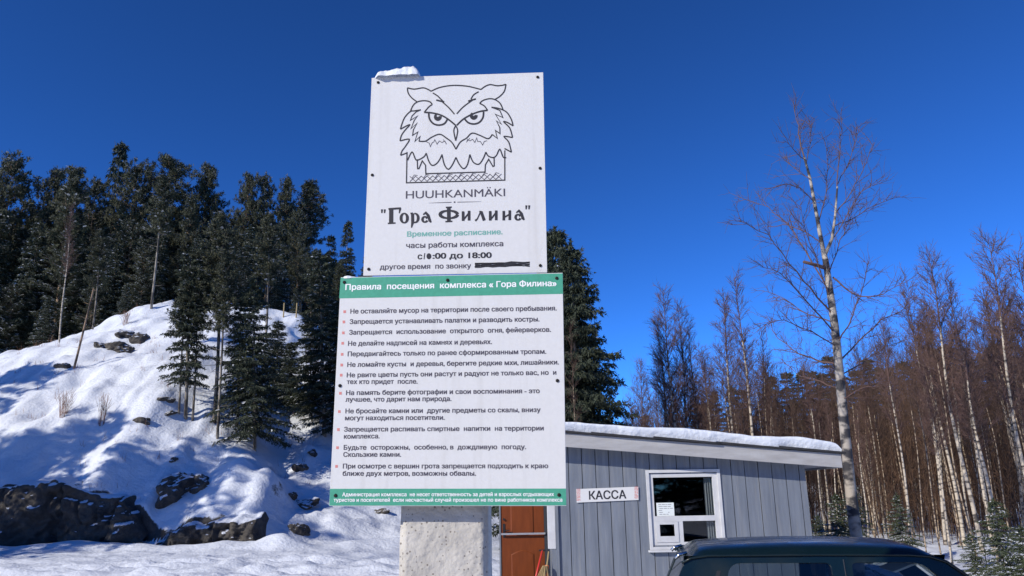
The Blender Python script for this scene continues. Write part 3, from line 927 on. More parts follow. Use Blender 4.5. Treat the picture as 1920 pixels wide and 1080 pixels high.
ln([(620, 460), (575, 480), (540, 515), (525, 555), (590, 515), (560, 555), (530, 630), (585, 580), (552, 640), (545, 690), (592, 660), (565, 745), (612, 700), (602, 742)], 8, False)
ln([(1255, 437), (1330, 465), (1358, 530), (1290, 500), (1345, 590), (1300, 560), (1330, 620), (1332, 675), (1290, 645), (1308, 718), (1262, 682)], 8, False)
ln([(500, 915), (540, 840), (575, 910), (610, 905), (650, 880), (668, 850)]); ln([(668, 850), (690, 920), (720, 960), (760, 945), (790, 905), (810, 862)])
ln([(810, 862), (830, 950), (865, 995), (900, 960), (935, 888)]); ln([(935, 888), (965, 950), (1005, 990), (1040, 950), (1060, 862)])
ln([(1060, 862), (1090, 930), (1140, 950), (1180, 900), (1205, 840)]); ln([(1205, 840), (1225, 875), (1270, 890), (1300, 870), (1330, 815), (1360, 885), (1388, 890)])
ln([(587, 905), (590, 990), (602, 990), (632, 920), (662, 960), (664, 1035), (1197, 1020), (1200, 955), (1230, 905), (1268, 970), (1280, 965), (1278, 890)], 9, False)
ln([(495, 840), (490, 1117), (1375, 1093), (1375, 825)], 9, False)
mb.build('owl_emblem', M['ink'], up_b)
mb = MB()
for pts in ([(655, 742), (695, 760), (705, 792), (722, 755), (735, 750), (745, 728), (765, 770), (785, 740), (810, 755), (835, 740), (850, 770), (820, 728)],
            [(1215, 738), (1190, 745), (1175, 778), (1155, 745), (1130, 745), (1122, 712), (1105, 755), (1085, 725), (1060, 740), (1040, 725), (1030, 752), (1060, 715)]):
    ribbon(mb, [d1(*p) for p in pts], 1.2, PU)
for ph_ in (0, 0.5):
    pts = []
    for k in range(17):
        x = 520 + 825 * k / 16
        yy = 1083 - 22 * (x - 520) / 825 + (24 if (k + (1 if ph_ else 0)) % 2 else -24)
        pts.append((x, yy))
    ribbon(mb, [d1(*p) for p in pts], 1.3, PU)
for k in range(8):
    x = 560 + 105 * k; y0 = 1083 - 22 * (x - 520) / 825
    ribbon(mb, [d1(x - 22, y0 - 4), d1(x, y0 - 36), d1(x + 30, y0 - 30)], 1.1, PU)
mb.build('emblem_ornament', M['ink_grey'], up_b)

# snow left lying on the boards
def snow_lump(name, p0, p1, hgt, dep, label, seed, profile):
    n, k = 40, 12
    P = np.zeros((n, k, 3))
    for i in range(n):
        t = i / (n - 1)
        c = p0.lerp(p1, t)
        hh = hgt * np.interp(t, [q[0] for q in profile], [q[1] for q in profile])
        for j in range(k):
            a = math.pi * (j / (k - 1))
            nz = 1 + 0.16 * float(fbm(t * 6, a * 1.2, 0, 3, seed))
            P[i, j] = (c.x, c.y + 0.02 - math.cos(a) * dep * nz * min(1, hh / hgt * 1.5), c.z + max(0, math.sin(a)) ** 0.7 * hh * nz - 0.004)
    o = link(name, grid_mesh(name, P, M['snow']))
    tag(o, label, 'snow', 'snow lying on the notice boards')
snow_lump('snow_lump', PU(701, 146), PU(789, 142), 0.052, 0.045, 'long crusted snow lump on the top left edge of the owl board', 3, [(0, 0.15), (0.12, 0.75), (0.4, 0.95), (0.86, 1.1), (0.95, 0.75), (1, 0.1)])
snow_lump('snow_lump', PL(638.5, 521), PL(676, 519.5), 0.022, 0.02, 'small snow lump on the top left corner of the rules board', 8, [(0, 0.1), (0.3, 1), (0.6, 0.7), (1, 0.1)])

# ------------------------------------------------------------------ ticket hut
HY = 13.8
hut = empty('ticket_hut', (AT(1041, 900, HY).x, HY, 0))
tag(hut, 'small grey blue ticket hut with sloping snowy roof and brown door', 'hut')
HX, HB = hut.location.x, hut.location.y
def L3(px, py, Y):      # point in the hut's own frame
    return AT(px, py, Y) - hut.location
x1 = L3(1511, 900, HY).x
zt0 = L3(1062, 846, HY).z + 0.02     # wall top at left / right under the soffit
slope = (L3(1580, 851, HY - .35).z - L3(1062, 812, HY - .35).z) / (L3(1580, 851, HY - .35).x - L3(1062, 812, HY - .35).x)
def roofz(x):           # underside of the roof along x
    return L3(1062, 838, HY - .35).z + slope * (x - L3(1062, 838, HY - .35).x) + 0.03
wx0, wx1 = L3(1219, 950, HY).x, L3(1349, 950, HY).x
wz1, wz0 = L3(1280, 888, HY).z, L3(1285, 1022, HY).z
GZ = -0.1
DEP = 3.8
# boards of the front wall, one mesh, with the window left open
mb = MB(); gp = MB()
bw = 0.2345
x = 0.0
while x < x1 - 0.01:
    xe = min(x + bw, x1)
    a, b = x + 0.006, xe - 0.006
    segs = [(GZ, None)]
    if b > wx0 and a < wx1:
        parts = []
        if a < wx0: parts.append((a, wx0, [(GZ, None)]))
        if b > wx1: parts.append((wx1, b, [(GZ, None)]))
        parts.append((max(a, wx0), min(b, wx1), [(GZ, wz0), (wz1, None)]))
    else:
        parts = [(a, b, segs)]
    for pa, pb, sg in parts:
        for s0, s1 in sg:
            t0 = s1 if s1 is not None else roofz(pa); t1 = s1 if s1 is not None else roofz(pb)
            dy = 0.004 * math.sin(x * 37)
            mb.hexa([(pa, -0.022 + dy, s0), (pb, -0.022 + dy, s0), (pb, 0, s0), (pa, 0, s0), (pa, -0.022 + dy, t0), (pb, -0.022 + dy, t1), (pb, 0, t1), (pa, 0, t0)])
    x = xe
# right gable wall and back wall
for k in range(16):
    y0 = 0.012 + k * 0.235
    mb.hexa([(x1 - 0.022, y0, GZ), (x1, y0, GZ), (x1, y0 + .225, GZ), (x1 - .022, y0 + .225, GZ), (x1 - 0.022, y0, roofz(x1)), (x1, y0, roofz(x1)), (x1, y0 + .225, roofz(x1)), (x1 - .022, y0 + .225, roofz(x1))])
mb.build('siding', M['siding'], hut)
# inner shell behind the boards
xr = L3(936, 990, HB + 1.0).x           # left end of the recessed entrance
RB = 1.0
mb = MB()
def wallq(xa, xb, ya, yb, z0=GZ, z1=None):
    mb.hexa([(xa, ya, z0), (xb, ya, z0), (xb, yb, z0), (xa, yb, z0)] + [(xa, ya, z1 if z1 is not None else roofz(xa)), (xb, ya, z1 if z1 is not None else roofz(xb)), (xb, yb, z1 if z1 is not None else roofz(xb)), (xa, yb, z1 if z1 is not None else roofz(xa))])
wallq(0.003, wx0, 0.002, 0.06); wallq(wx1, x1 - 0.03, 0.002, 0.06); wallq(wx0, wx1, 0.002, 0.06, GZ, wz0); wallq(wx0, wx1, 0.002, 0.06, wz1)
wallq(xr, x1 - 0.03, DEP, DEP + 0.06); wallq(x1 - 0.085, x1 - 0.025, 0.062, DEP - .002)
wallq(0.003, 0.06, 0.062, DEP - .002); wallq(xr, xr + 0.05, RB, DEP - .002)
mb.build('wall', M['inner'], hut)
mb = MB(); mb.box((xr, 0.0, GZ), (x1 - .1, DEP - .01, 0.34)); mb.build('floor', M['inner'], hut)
# side of the front room that faces the entrance, and the wall round the door
mb = MB()
dx0, dx1 = L3(939.5, 990, HB + RB).x, L3(1020, 990, HB + RB).x
dzt = 0.35 + 2.02
for k in range(4):
    mb.box((-0.02, 0.06 + k * 0.235, GZ), (0.0, 0.06 + k * 0.235 + 0.226, roofz(0) - 0.01))
for a, b in ((xr, dx0 - 0.005), (dx1 + 0.07, -0.025)):
    if b > a: mb.box((a, RB - 0.02, GZ), (b, RB + 0.03, roofz(0)))
mb.box((dx0 - 0.004, RB - 0.02, dzt + 0.06), (dx1 + 0.07, RB + 0.03, roofz(0)))
mb.build('porch_wall', M['siding'], hut)
# corner board
mb = MB()
cz = L3(1030, 1029, HY).z
mb.box((-0.155, -0.045, cz), (-0.022, 0.05, roofz(0) - 0.015))
mb.build('corner_board', M['white'], hut, bevel=0.006)
mb = MB()
mb.box((-0.10, -0.03, GZ), (-0.003, -0.001, cz - 0.01))
mb.box((-0.02, -0.06, GZ), (0.03, -0.024, roofz(0) - 0.03))
mb.build('corner_post', M['siding'], hut)
# roof: fascia, soffit, roofing
fx0, fx1 = xr - 0.45, L3(1578, 860, HY - .35).x
FY = -0.35
mb = MB()
ft0, fb0 = L3(1062, 812, HY + FY).z, L3(1062, 838, HY + FY).z
fxx = L3(1062, 825, HY + FY).x
def ft(x): return ft0 + slope * (x - fxx)
def fb(x): return fb0 + slope * (x - fxx)
mb.hexa([(fx0, FY, fb(fx0)), (fx1, FY, fb(fx1)), (fx1, FY + 0.03, fb(fx1)), (fx0, FY + 0.03, fb(fx0)), (fx0, FY, ft(fx0)), (fx1, FY, ft(fx1)), (fx1, FY + 0.03, ft(fx1)), (fx0, FY + 0.03, ft(fx0))])
mb.build('fascia', M['fascia'], hut, bevel=0.005)
mb = MB()
mb.hexa([(fx1 - 0.03, FY + 0.032, fb(fx1)), (fx1 - 0.001, FY + 0.032, fb(fx1)), (fx1 - 0.001, DEP + .35, fb(fx1)), (fx1 - .03, DEP + .35, fb(fx1)), (fx1 - 0.03, FY + 0.032, ft(fx1)), (fx1 - 0.001, FY + 0.032, ft(fx1)), (fx1 - 0.001, DEP + .35, ft(fx1)), (fx1 - .03, DEP + .35, ft(fx1))])
mb.build('fascia', M['fascia'], hut)
mb = MB()
n = 9
for k in range(n):
    xa = fx0 + 0.01 + (fx1 - 0.045 - fx0) * k / n; xb = fx0 + 0.01 + (fx1 - 0.045 - fx0) * (k + 1) / n - 0.004
    mb.hexa([(xa, FY + 0.033, fb(xa) + 0.03), (xb, FY + 0.033, fb(xb) + 0.03), (xb, DEP + .35, fb(xb) + 0.03), (xa, DEP + .35, fb(xa) + 0.03), (xa, FY + 0.033, fb(xa) + 0.05), (xb, FY + 0.033, fb(xb) + 0.05), (xb, DEP + .35, fb(xb) + 0.05), (xa, DEP + .35, fb(xa) + 0.05)])
mb.build('soffit', M['fascia'], hut)
mb = MB()
n = 6
for k in range(n):
    xa = fx0 - 0.05 + (fx1 + 0.07 - fx0) * k / n; xb = fx0 - 0.05 + (fx1 + 0.07 - fx0) * (k + 1) / n + 0.05
    j = 0.012 * ((k * 5) % 3 - 1)
    o_ = 0.004 * (k % 2)
    mb.hexa([(xa, FY - 0.05 + j, ft(xa) + 0.006 + o_), (xb, FY - 0.05 + j, ft(xb) - 0.002 + o_), (xb, DEP + .4, ft(xb) - 0.002 + o_), (xa, DEP + .4, ft(xa) + .006 + o_), (xa, FY - 0.05 + j, ft(xa) + 0.05 + o_), (xb, FY - 0.05 + j, ft(xb) + 0.03 + o_), (xb, DEP + .4, ft(xb) + 0.03 + o_), (xa, DEP + .4, ft(xa) + 0.05 + o_)])
mb.build('roofing', M['felt'], hut)
# snow on the roof
nu, nv = 170, 44
U = np.linspace(fx0 - 0.02, fx1 + 0.0, nu); Vv = np.linspace(0, 1, nv)
P = np.zeros((nu, nv, 3))
for j, v in enumerate(Vv):
    y = FY + 0.01 + (DEP + 0.75) * max(0, (v - 0.12) / 0.88) ** 1.6
    th = 0.155 * (1 + 0.18 * fbm(U * 0.9, y * 0.7, 0, 3, 5))
    th = th * np.interp(fx1 - U, [0, 0.05, 0.15, 0.5, 1.6, 3], [0.3, 0.75, 0.95, 1.15, 1.2, 1])
    e = min(1, v / 0.12)
    prof = math.sin(e * math.pi / 2) ** 0.7
    P[:, j] = np.stack([U, y - 0.035 * math.sin(e * math.pi) + 0.03 * (1 - e) * vnoise(U * 3, 0 * U, 0, 8) + 0 * U, ft(U) + 0.052 + th * prof + 0.01 * vnoise(U * 5, y * 5 + 0 * U, 0, 9) - (0.012 if j == 0 else 0)], -1)
lastx = np.linspace(0, 1, 4)
P = np.concatenate([P, np.stack([P[-1] + np.array([0.012, 0, -0.02]), P[-1] * np.array([1, 1, 0]) + np.array([0.012, 0, 0]) + np.stack([0 * P[-1, :, 0], 0 * P[-1, :, 0], ft(P[-1, :, 0]) + 0.045], -1)])], 0)
P = P + np.array(hut.location)
rs = link('roof_snow', grid_mesh('roof_snow', P, M['snow']))
tag(rs, 'thick rounded blanket of snow on the hut roof', 'snow')
# window
win = MB()
ox0, ox1, oz0, oz1 = L3(1213.5, 950, HY).x, L3(1354, 950, HY).x, L3(1285, 1030, HY).z, L3(1280, 880.5, HY).z
t = 0.085
def frame(mb_, a, b, c, d, tl, tr, tb, tt, y0, y1):
    mb_.box((a, y0, c), (a + tl, y1, d)); mb_.box((b - tr, y0, c), (b, y1, d))
    mb_.box((a + tl, y0, c), (b - tr, y1, c + tb)); mb_.box((a + tl, y0, d - tt), (b - tr, y1, d))
frame(win, ox0, ox1, oz0, oz1, 0.055, 0.055, 0.05, 0.05, -0.05, -0.0235)
wroot = win.build('window', M['white'], hut, bevel=0.004)
fr = MB()
frame(fr, wx0 + .001, wx1 - .001, wz0 + .001, wz1 - .001, 0.07, 0.09, 0.05, 0.06, -0.02, 0.045)
zt_, zb_ = L3(1285, 967, HY).z, L3(1285, 977, HY).z
fr.box((wx0 + 0.07, -0.02, zb_), (wx1 - .09, 0.045, zt_))
xm0, xm1 = L3(1272, 995, HY).x, L3(1281, 995, HY).x
fr.box((xm0, -0.02, wz0 + 0.05), (xm1, 0.045, zb_))
fr.build('window_frame', M['white'], wroot, bevel=0.003)
ha = MB()
frame(ha, wx0 + 0.07, xm0, wz0 + 0.05, zb_, 0.07, 0.07, 0.1, 0.05, -0.032, -0.0205)
ha.build('serving_hatch', M['white'], wroot, bevel=0.003)
pn = MB()
pn.box((wx0 + 0.07, 0.01, zt_), (wx1 - .09, 0.016, wz1 - .06)); pn.box((xm1, 0.01, wz0 + .05), (wx1 - .09, 0.016, zb_)); pn.box((wx0 + 0.07, 0.01, wz0 + .05), (xm0, 0.016, zb_))
pn.build('pane', M['glass'], wroot)
sl = MB(); sl.box((ox0 - 0.03, -0.11, oz0 - 0.035), (ox1 + .03, -0.0235, oz0 - 0.002)); sl.build('sill', M['white'], wroot, bevel=0.006)
# curtain at the right edge
n = 26
P = np.zeros((n, 2, 3))
for i in range(n):
    P[i, :, 0] = wx1 - 0.22 + 0.2 * i / n; P[i, :, 1] = 0.10 + 0.02 * math.sin(i * 1.2)
    P[i, 0, 2] = wz0 - 0.1; P[i, 1, 2] = wz1 + .05
cu = link('curtain', grid_mesh('curtain', P, M['curtain']), hut)
# notice behind the glass
nb = MB()
a, b = L3(1232, 968, HY).x, L3(1265, 968, HY).x
z0, z1 = zt_ + 0.002, L3(1250, 942.5, HY).z
nb.box((a, 0.004, z0), (b, 0.008, z1))
no = nb.build('paper_notice', M['paper'], None); no.location = hut.location
tag(no, 'pale paper notice standing in the hut window', 'notice')
nb = MB()
rr = random.Random(3)
for k in range(6):
    zz = z1 - 0.035 - k * 0.032
    xx = a + 0.03 + rr.random() * 0.03
    while xx < b - 0.06:
        ww = rr.uniform(0.02, 0.07)
        if rr.random() < 0.8: nb.box((xx, 0.0028, zz), (min(xx + ww, b - .02), 0.0035, zz + 0.009))
        xx += ww + 0.012
nb.build('print', M['ink_light'], no)
# door
db = MB(); db.box((dx0, RB - 0.005, 0.35), (dx1, RB + 0.045, dzt))
door = db.build('door', M['door'], hut)
fm = MB(); fm.box((dx1 + 0.002, RB - 0.045, 0.34), (dx1 + 0.065, RB + 0.05, dzt + 0.055)); fm.box((dx0 - 0.003, RB - 0.045, dzt + 0.003), (dx1 + 0.002, RB + 0.05, dzt + .055))
fm.build('door_frame', M['gap'], door)
def panel(px0, px1, py0, py1, arch):
    a = L3(px0, py0, HB + RB); b = L3(px1, py1, HB + RB)
    xa, xb, zt, zb = a.x, b.x, a.z, b.z
    out = [(xa, zb), (xb, zb)]
    if arch > 0:
        out = [(xa, zb + arch * .6)] + [(xa + (xb - xa) * k / 8, zb + arch * 0.6 * (1 - math.sin(math.pi * k / 8))) for k in range(1, 8)] + [(xb, zb + arch * .6), (xb, zt), (xa, zt)]
    else:
        out = [(xa, zb), (xb, zb), (xb, zt + arch * .6)] + [(xb - (xb - xa) * k / 8, zt + arch * 0.6 * (1 - math.sin(math.pi * k / 8))) for k in range(1, 8)] + [(xa, zt + arch * .6)]
    m_ = MB()
    m_.tube([(p[0], RB - 0.008, p[1]) for p in out + out[:1]], 0.012, 6, cap=False)
    s_ = 0.82; cx = (xa + xb) / 2; c_z = (zt + zb) / 2
    front = [(cx + (p[0] - cx) * s_, RB - 0.018, c_z + (p[1] - c_z) * (1 - (1 - s_) * .5)) for p in out]
    rim = [(cx + (p[0] - cx) * (s_ + .08), RB - 0.0055, c_z + (p[1] - c_z) * (1 - (1 - s_) * .28)) for p in out]
    k = len(out)
    nb_ = len(m_.v)
    m_.v += rim + front
    m_.f += [(nb_ + i, nb_ + (i + 1) % k, nb_ + k + (i + 1) % k, nb_ + k + i) for i in range(k)] + [tuple(nb_ + k + i for i in range(k))]
    m_.build('door_panel', M['door'], door, smooth=False)
panel(954, 1004, 912, 1008, 0.12)
panel(956, 1006, 1030, 1110, -0.12)
hd = MB()
hp = L3(945, 994, HB + RB)
hd.box((hp.x - 0.02, RB - 0.014, hp.z - 0.13), (hp.x + 0.02, RB - 0.0052, hp.z + 0.11))
hd.tube([(hp.x, RB - 0.014, hp.z), (hp.x, RB - 0.05, hp.z), (hp.x + 0.1, RB - 0.055, hp.z - 0.003)], 0.009, 8)
hd.tube([(hp.x, RB - 0.014, hp.z + 0.19), (hp.x, RB - 0.035, hp.z + 0.19)], 0.02, 10)
hd.build('handle', M['black'], door, smooth=False)
br = MB()
z_ = L3(980, 1000.5, HB + RB).z
br.box((dx0 + 0.001, RB - 0.075, z_ - 0.016), (dx1 + 0.02, RB - 0.06, z_ + 0.016))
br.box((dx0 + 0.02, RB - 0.06, z_ - 0.012), (dx0 + .035, RB - 0.006, z_ + 0.012)); br.box((dx1 - .01, RB - 0.06, z_ - 0.012), (dx1 + .004, RB - 0.046, z_ + 0.012))
br.build('locking_bar', M['steel'], door)
# КАССА sign
ks = MB()
PK = plane_at(HY - 0.045, 0.0)
kc = [PK(1080.5, 917), PK(1197, 912.5), PK(1197.5, 937.5), PK(1081.5, 942.5)]
f = kc; b = [p + Vector((0, 0.018, 0)) for p in kc]
ks.hexa([f[3], f[2], b[2], b[3], f[0], f[1], b[1], b[0]])
kas = ks.build('ticket_sign', M['board'], None, bevel=0.002)
tag(kas, 'long white wooden КАССА sign on the hut siding left of the window', 'sign')
write('КАССА', (1104.5, 936.5), (1174.5, 934.5), 15.8, PK, M['ink'], kas, 0.022, off=0.001)
rd = MB()
rr = random.Random(9)
for xa in (1081, 1189.5):
    for i in range(4):
        for j in range(9):
            px = xa + 1 + i * 1.75 + rr.uniform(-.3, .3); py = 917.5 + j * 2.6 + rr.uniform(-.4, .4) - (xa - 1081) * 0.04
            c = PK(px, py); rr_ = 0.0065
            rd.face([c + Vector((-rr_, -0.0012, -rr_)), c + Vector((rr_, -0.0012, -rr_)), c + Vector((rr_, -0.0012, rr_)), c + Vector((-rr_, -0.0012, rr_))])
rd.build('red_dots', M['ink_red'], kas)

# tools leaning in the entrance
def tool(name, label, p_top, p_bot, r, hmat, head):
    o = empty(name, p_bot)
    mb = MB(); mb.tube([(0, 0, 0), p_top - p_bot], r, 8); mb.build('shaft', hmat, o, smooth=True)
    head(o)
    tag(o, label, 'tool', 'tools leaning by the hut door')
t1 = AT(1017, 1032, HY - 0.02); b1 = AT(996, 1118, HY - 0.25)
def shovel_head(o):
    mb = MB()
    n = 7
    P = np.zeros((n, 5, 3))
    for i in range(n):
        for j in range(5):
            P[i, j] = (-0.16 + 0.32 * i / (n - 1), -0.02 - 0.05 * math.cos((i / (n - 1) - .5) * 2.4), 0.02 - 0.34 * j / 4 + .1)
    link('blade', grid_mesh('blade', P, M['red']), o)
    mb = MB(); d = t1 - b1
    mb.tube([d * 1.0 + Vector((-0.06, 0, 0)), d * 1.0 + Vector((0.06, 0, 0))], 0.014, 8); mb.build('grip', M['black'], o)
tool('snow_shovel', 'red handled snow shovel leaning by the hut door', t1, b1, 0.017, M['red'], shovel_head)
t2 = AT(1029, 1034, HY - 0.04); b2 = AT(1018, 1122, HY - 0.2)
def broom_head(o):
    d = (t2 - b2)
    mb = MB()
    rr = random.Random(2)
    for k in range(70):
        a = rr.uniform(0, 6.28); s_ = rr.uniform(0, 0.11)
        q = d * 0.42
        mb.tube([q * 0.1 + Vector((math.cos(a) * s_ * 1.4, math.sin(a) * s_, rr.uniform(0, .2))), q + Vector((math.cos(a) * s_ * .35, math.sin(a) * s_ * .35, 0.2))], 0.005, 3)
    mb.build('bristles', M['straw'], o)
    mb = MB(); mb.tube([d * 0.62 - Vector((0, .01, 0)), d * 0.70 - Vector((0, .01, 0))], 0.034, 8); mb.tube([d * 0.36, d * 0.56], [0.06, 0.035], 8)
    mb.build('binding', M['orange'], o)
tool('broom', 'straw broom with orange binding leaning by the hut door', t2, b2, 0.014, M['straw'], broom_head)

# ------------------------------------------------------------------ the parked car
CY = 6.2
c0 = AT(1588, 1060, CY + .06)
car = empty('parked_car', (c0.x - 1.545, CY, H(3.0, 6.8) - 0.02))
car.rotation_euler = (0, 0, R(-9))
_q = Matrix.Rotation(R(-9), 3, 'Z') @ Vector((1.575, 0.04, 0))
car.location = (c0.x - _q.x, CY + 0.04 - _q.y, 0.04)
tag(car, 'dark green boxy off roader parked in front of the hut, roof in view', 'car')
HWd = 0.84
def shell(name, outline, holes, ymap, thick, material, parent, side):
    """a pressed side panel with real window openings"""
    c = bpy.data.curves.new('c', 'CURVE'); c.dimensions = '2D'; c.fill_mode = 'BOTH'
    for poly in [outline] + holes:
        s_ = c.splines.new('POLY'); s_.points.add(len(poly) - 1); s_.use_cyclic_u = True
        for p, q in zip(s_.points, poly): p.co = (q[0], q[1], 0, 1)
    o = bpy.data.objects.new('c', c); COL.objects.link(o)
    dg = bpy.context.evaluated_depsgraph_get()
    me0 = bpy.data.meshes.new_from_object(o.evaluated_get(dg))
    bpy.data.objects.remove(o)
    bm = bmesh.new(); bm.from_mesh(me0)
    bmesh.ops.remove_doubles(bm, verts=bm.verts, dist=1e-5)
    r = bmesh.ops.extrude_face_region(bm, geom=bm.faces[:])
    top = [v for v in r['geom'] if isinstance(v, bmesh.types.BMVert)]
    tset = set(top)
    for v in bm.verts:
        x_, z_ = v.co.x, v.co.y
        yy = ymap(x_, z_) - (thick if v in tset else 0)
        v.co = Vector((x_, side * yy, z_))
    bmesh.ops.recalc_face_normals(bm, faces=bm.faces)
    me = bpy.data.meshes.new(name); bm.to_mesh(me); bm.free()
    me.materials.append(material)
    return link(name, me, parent)

def rounded(pts, r, k=5):
    out = []
    n = len(pts)
    for i in range(n):
        p0, p1, p2 = Vector(pts[i - 1]), Vector(pts[i]), Vector(pts[(i + 1) % n])
        rr_ = r[i] if hasattr(r, '__len__') else r
        a = p1 + (p0 - p1).normalized() * rr_; b = p1 + (p2 - p1).normalized() * rr_
        for j in range(k + 1):
            t_ = j / k
            q = (1 - t_) ** 2 * a + 2 * t_ * (1 - t_) * p1 + t_ * t_ * b
            out.append((q.x, q.y))
    return out
zb, zr_ = 0.97, 1.545
def ymap(x_, z_):       # tumblehome; far centre line at y = HWd
    return 0.80 - 0.13 * max(0, (z_ - zb)) / (zr_ - zb)
cmid = empty('car_axis')
bpy.data.objects.remove(cmid)
rear_w = rounded([(0.60, 1.0), (1.48, 1.0), (1.48, 1.496), (0.71, 1.496)], [0.07, 0.06, 0.05, 0.09])
door_w = rounded([(1.63, 1.0), (2.70, 1.0), (2.13, 1.497), (1.63, 1.497)], [0.04, 0.05, 0.07, 0.04])
outl = rounded([(0.10, zb - .03), (2.98, zb - .03), (2.30, 1.535), (2.16, zr_), (0.52, zr_), (0.37, 1.53)], [0.02, 0.02, 0.08, 0.1, 0.06, 0.1])
frames = []
pivot = empty('body_frame'); bpy.data.objects.remove(pivot)
def yo(o):
    o.location.y = HWd
    return o
for side in (-1, 1):
    yo(shell('side_frame', outl, [rear_w, door_w], ymap, 0.045, M['carpaint'], car, side))
    for pts, nm in ((rear_w, 'side_window'), (door_w, 'door_window')):
        mb = MB()
        mb.face([(p[0], HWd + side * (ymap(p[0], p[1]) - 0.022), p[1]) for p in pts])
        mb.build(nm, M['carglass'], car)
        mb = MB()
        rim = [(p[0], HWd + side * (ymap(p[0], p[1]) + 0.004), p[1]) for p in pts]
        mb.tube(rim + rim[:1], 0.010 if nm == 'side_window' else 0.008, 5, cap=False)
        mb.build('window_trim', M['chrome'] if nm == 'side_window' else M['black'], car, smooth=True)
    # gutter along the roof edge
    gpts = [(0.34, 1.50), (0.42, 1.535), (0.55, 1.553), (1.4, 1.557), (2.05, 1.553), (2.2, 1.542), (2.32, 1.5), (2.94, 1.0)]
    mb = MB(); mb.tube([(p[0], HWd + side * (ymap(p[0], p[1]) + 0.012), p[1]) for p in gpts], 0.011, 6); mb.build('rain_gutter', M['carpaint'], car, smooth=True)
    # vents on the rear pillar
    mb = MB()
    for k in range(1):
        xa = 0.55
        mb.hexa([(xa, HWd + side * (ymap(xa, 1.3) - .002), 1.28), (xa + .03, HWd + side * (ymap(xa, 1.3) - .002), 1.28), (xa + .03, HWd + side * (ymap(xa, 1.3) + .006), 1.28), (xa, HWd + side * (ymap(xa, 1.3) + .006), 1.28),
                 (xa + .06, HWd + side * (ymap(xa, 1.45) - .002), 1.44), (xa + .09, HWd + side * (ymap(xa, 1.45) - .002), 1.44), (xa + .09, HWd + side * (ymap(xa, 1.45) + .006), 1.44), (xa + .06, HWd + side * (ymap(xa, 1.45) + .006), 1.44)])
    mb.build('vent', M['black'], car)
    # door edge
    mb = MB(); mb.tube([(1.575, HWd + side * (ymap(1.57, z_) + 0.001), z_) for z_ in (0.45, 0.97, 1.3, 1.52)], 0.005, 4); mb.build('door_gap', M['black'], car)
    # body side with wheel arches
    arch = lambda cx: [(cx + 0.40 * math.cos(a), 0.36 + 0.40 * math.sin(a)) for a in np.linspace(math.pi, 0, 15)]
    low = [(0.06, 0.40)] + [(0.32, 0.36)] + arch(0.74) + [(1.2, 0.34), (2.5, 0.34)] + arch(2.94) + [(3.4, 0.36), (3.62, 0.42), (3.66, 0.9), (3.05, 0.985), (0.10, 0.985), (0.04, 0.9)]
    yo(shell('body_side', low, [], lambda a, b: 0.83 - 0.03 * abs(b - 0.7), 0.06, M['carpaint'], car, side))
    for cx in (0.74, 2.94):
        wy = HWd + side * 0.70
        wr = empty('wheel', (cx, wy, 0.34)); wr.parent = car
        mb = MB(); n = 28
        prof = [(0.22, -0.08), (0.33, -0.085), (0.345, -0.06), (0.345, 0.06), (0.33, 0.085), (0.22, 0.08)]
        for i in range(n):
            a0, a1 = 2 * math.pi * i / n, 2 * math.pi * (i + 1) / n
            for k in range(len(prof) - 1):
                (r0, y0), (r1, y1) = prof[k], prof[k + 1]
                mb.face([(r0 * math.cos(a0), y0, r0 * math.sin(a0)), (r1 * math.cos(a0), y1, r1 * math.sin(a0)), (r1 * math.cos(a1), y1, r1 * math.sin(a1)), (r0 * math.cos(a1), y0, r0 * math.sin(a1))])
        mb.build('tyre', M['tyre'], wr)
        mb = MB(); mb.tube([(0, -side * 0.02, 0), (0, side * 0.03, 0), (0, side * 0.05, 0), (0, side * 0.07, 0)], [0.215, 0.215, 0.12, 0.07], 20); mb.build('rim', M['steel'], wr)
        o = empty('x'); bpy.data.objects.remove(o)
    mb = MB(); mb.box((2.62, HWd + side * 0.83 - .0, 1.0), (2.74, HWd + side * 1.0, 1.14)); mb.build('mirror', M['black'], car, bevel=0.02)
# roof: a cambered pressing that curls down to the gutters
nu, nv = 60, 31
P = np.zeros((nu, nv, 3))
for i in range(nu):
    u = i / (nu - 1)
    xx = 0.36 + (2.32 - 0.36) * u
    endd = min(1, min(u / 0.10, (1 - u) / 0.13))
    crown = 1.585 + 0.065 * math.sin(math.pi * (0.08 + 0.84 * u)) ** 0.6
    zend = crown - 0.11 * (1 - math.sin(endd * math.pi / 2)) ** 1.3
    for j in range(nv):
        s_ = -1 + 2 * j / (nv - 1)
        hw = 0.672
        e = max(0, (abs(s_) - 0.72) / 0.28)
        P[i, j] = (xx, HWd + s_ * hw, min(zend, 9) - 0.030 * s_ * s_ - (zend - 1.552 - 0.03) * (1 - math.sqrt(max(0, 1 - e * e))) * 1.0)
o = link('roof', grid_mesh('roof', P, M['carpaint']), car)
mb = MB(); mb.tube([(0.9 + 0.012 * k, HWd + 0.0, 1.652) for k in range(2)], 0.001, 3)
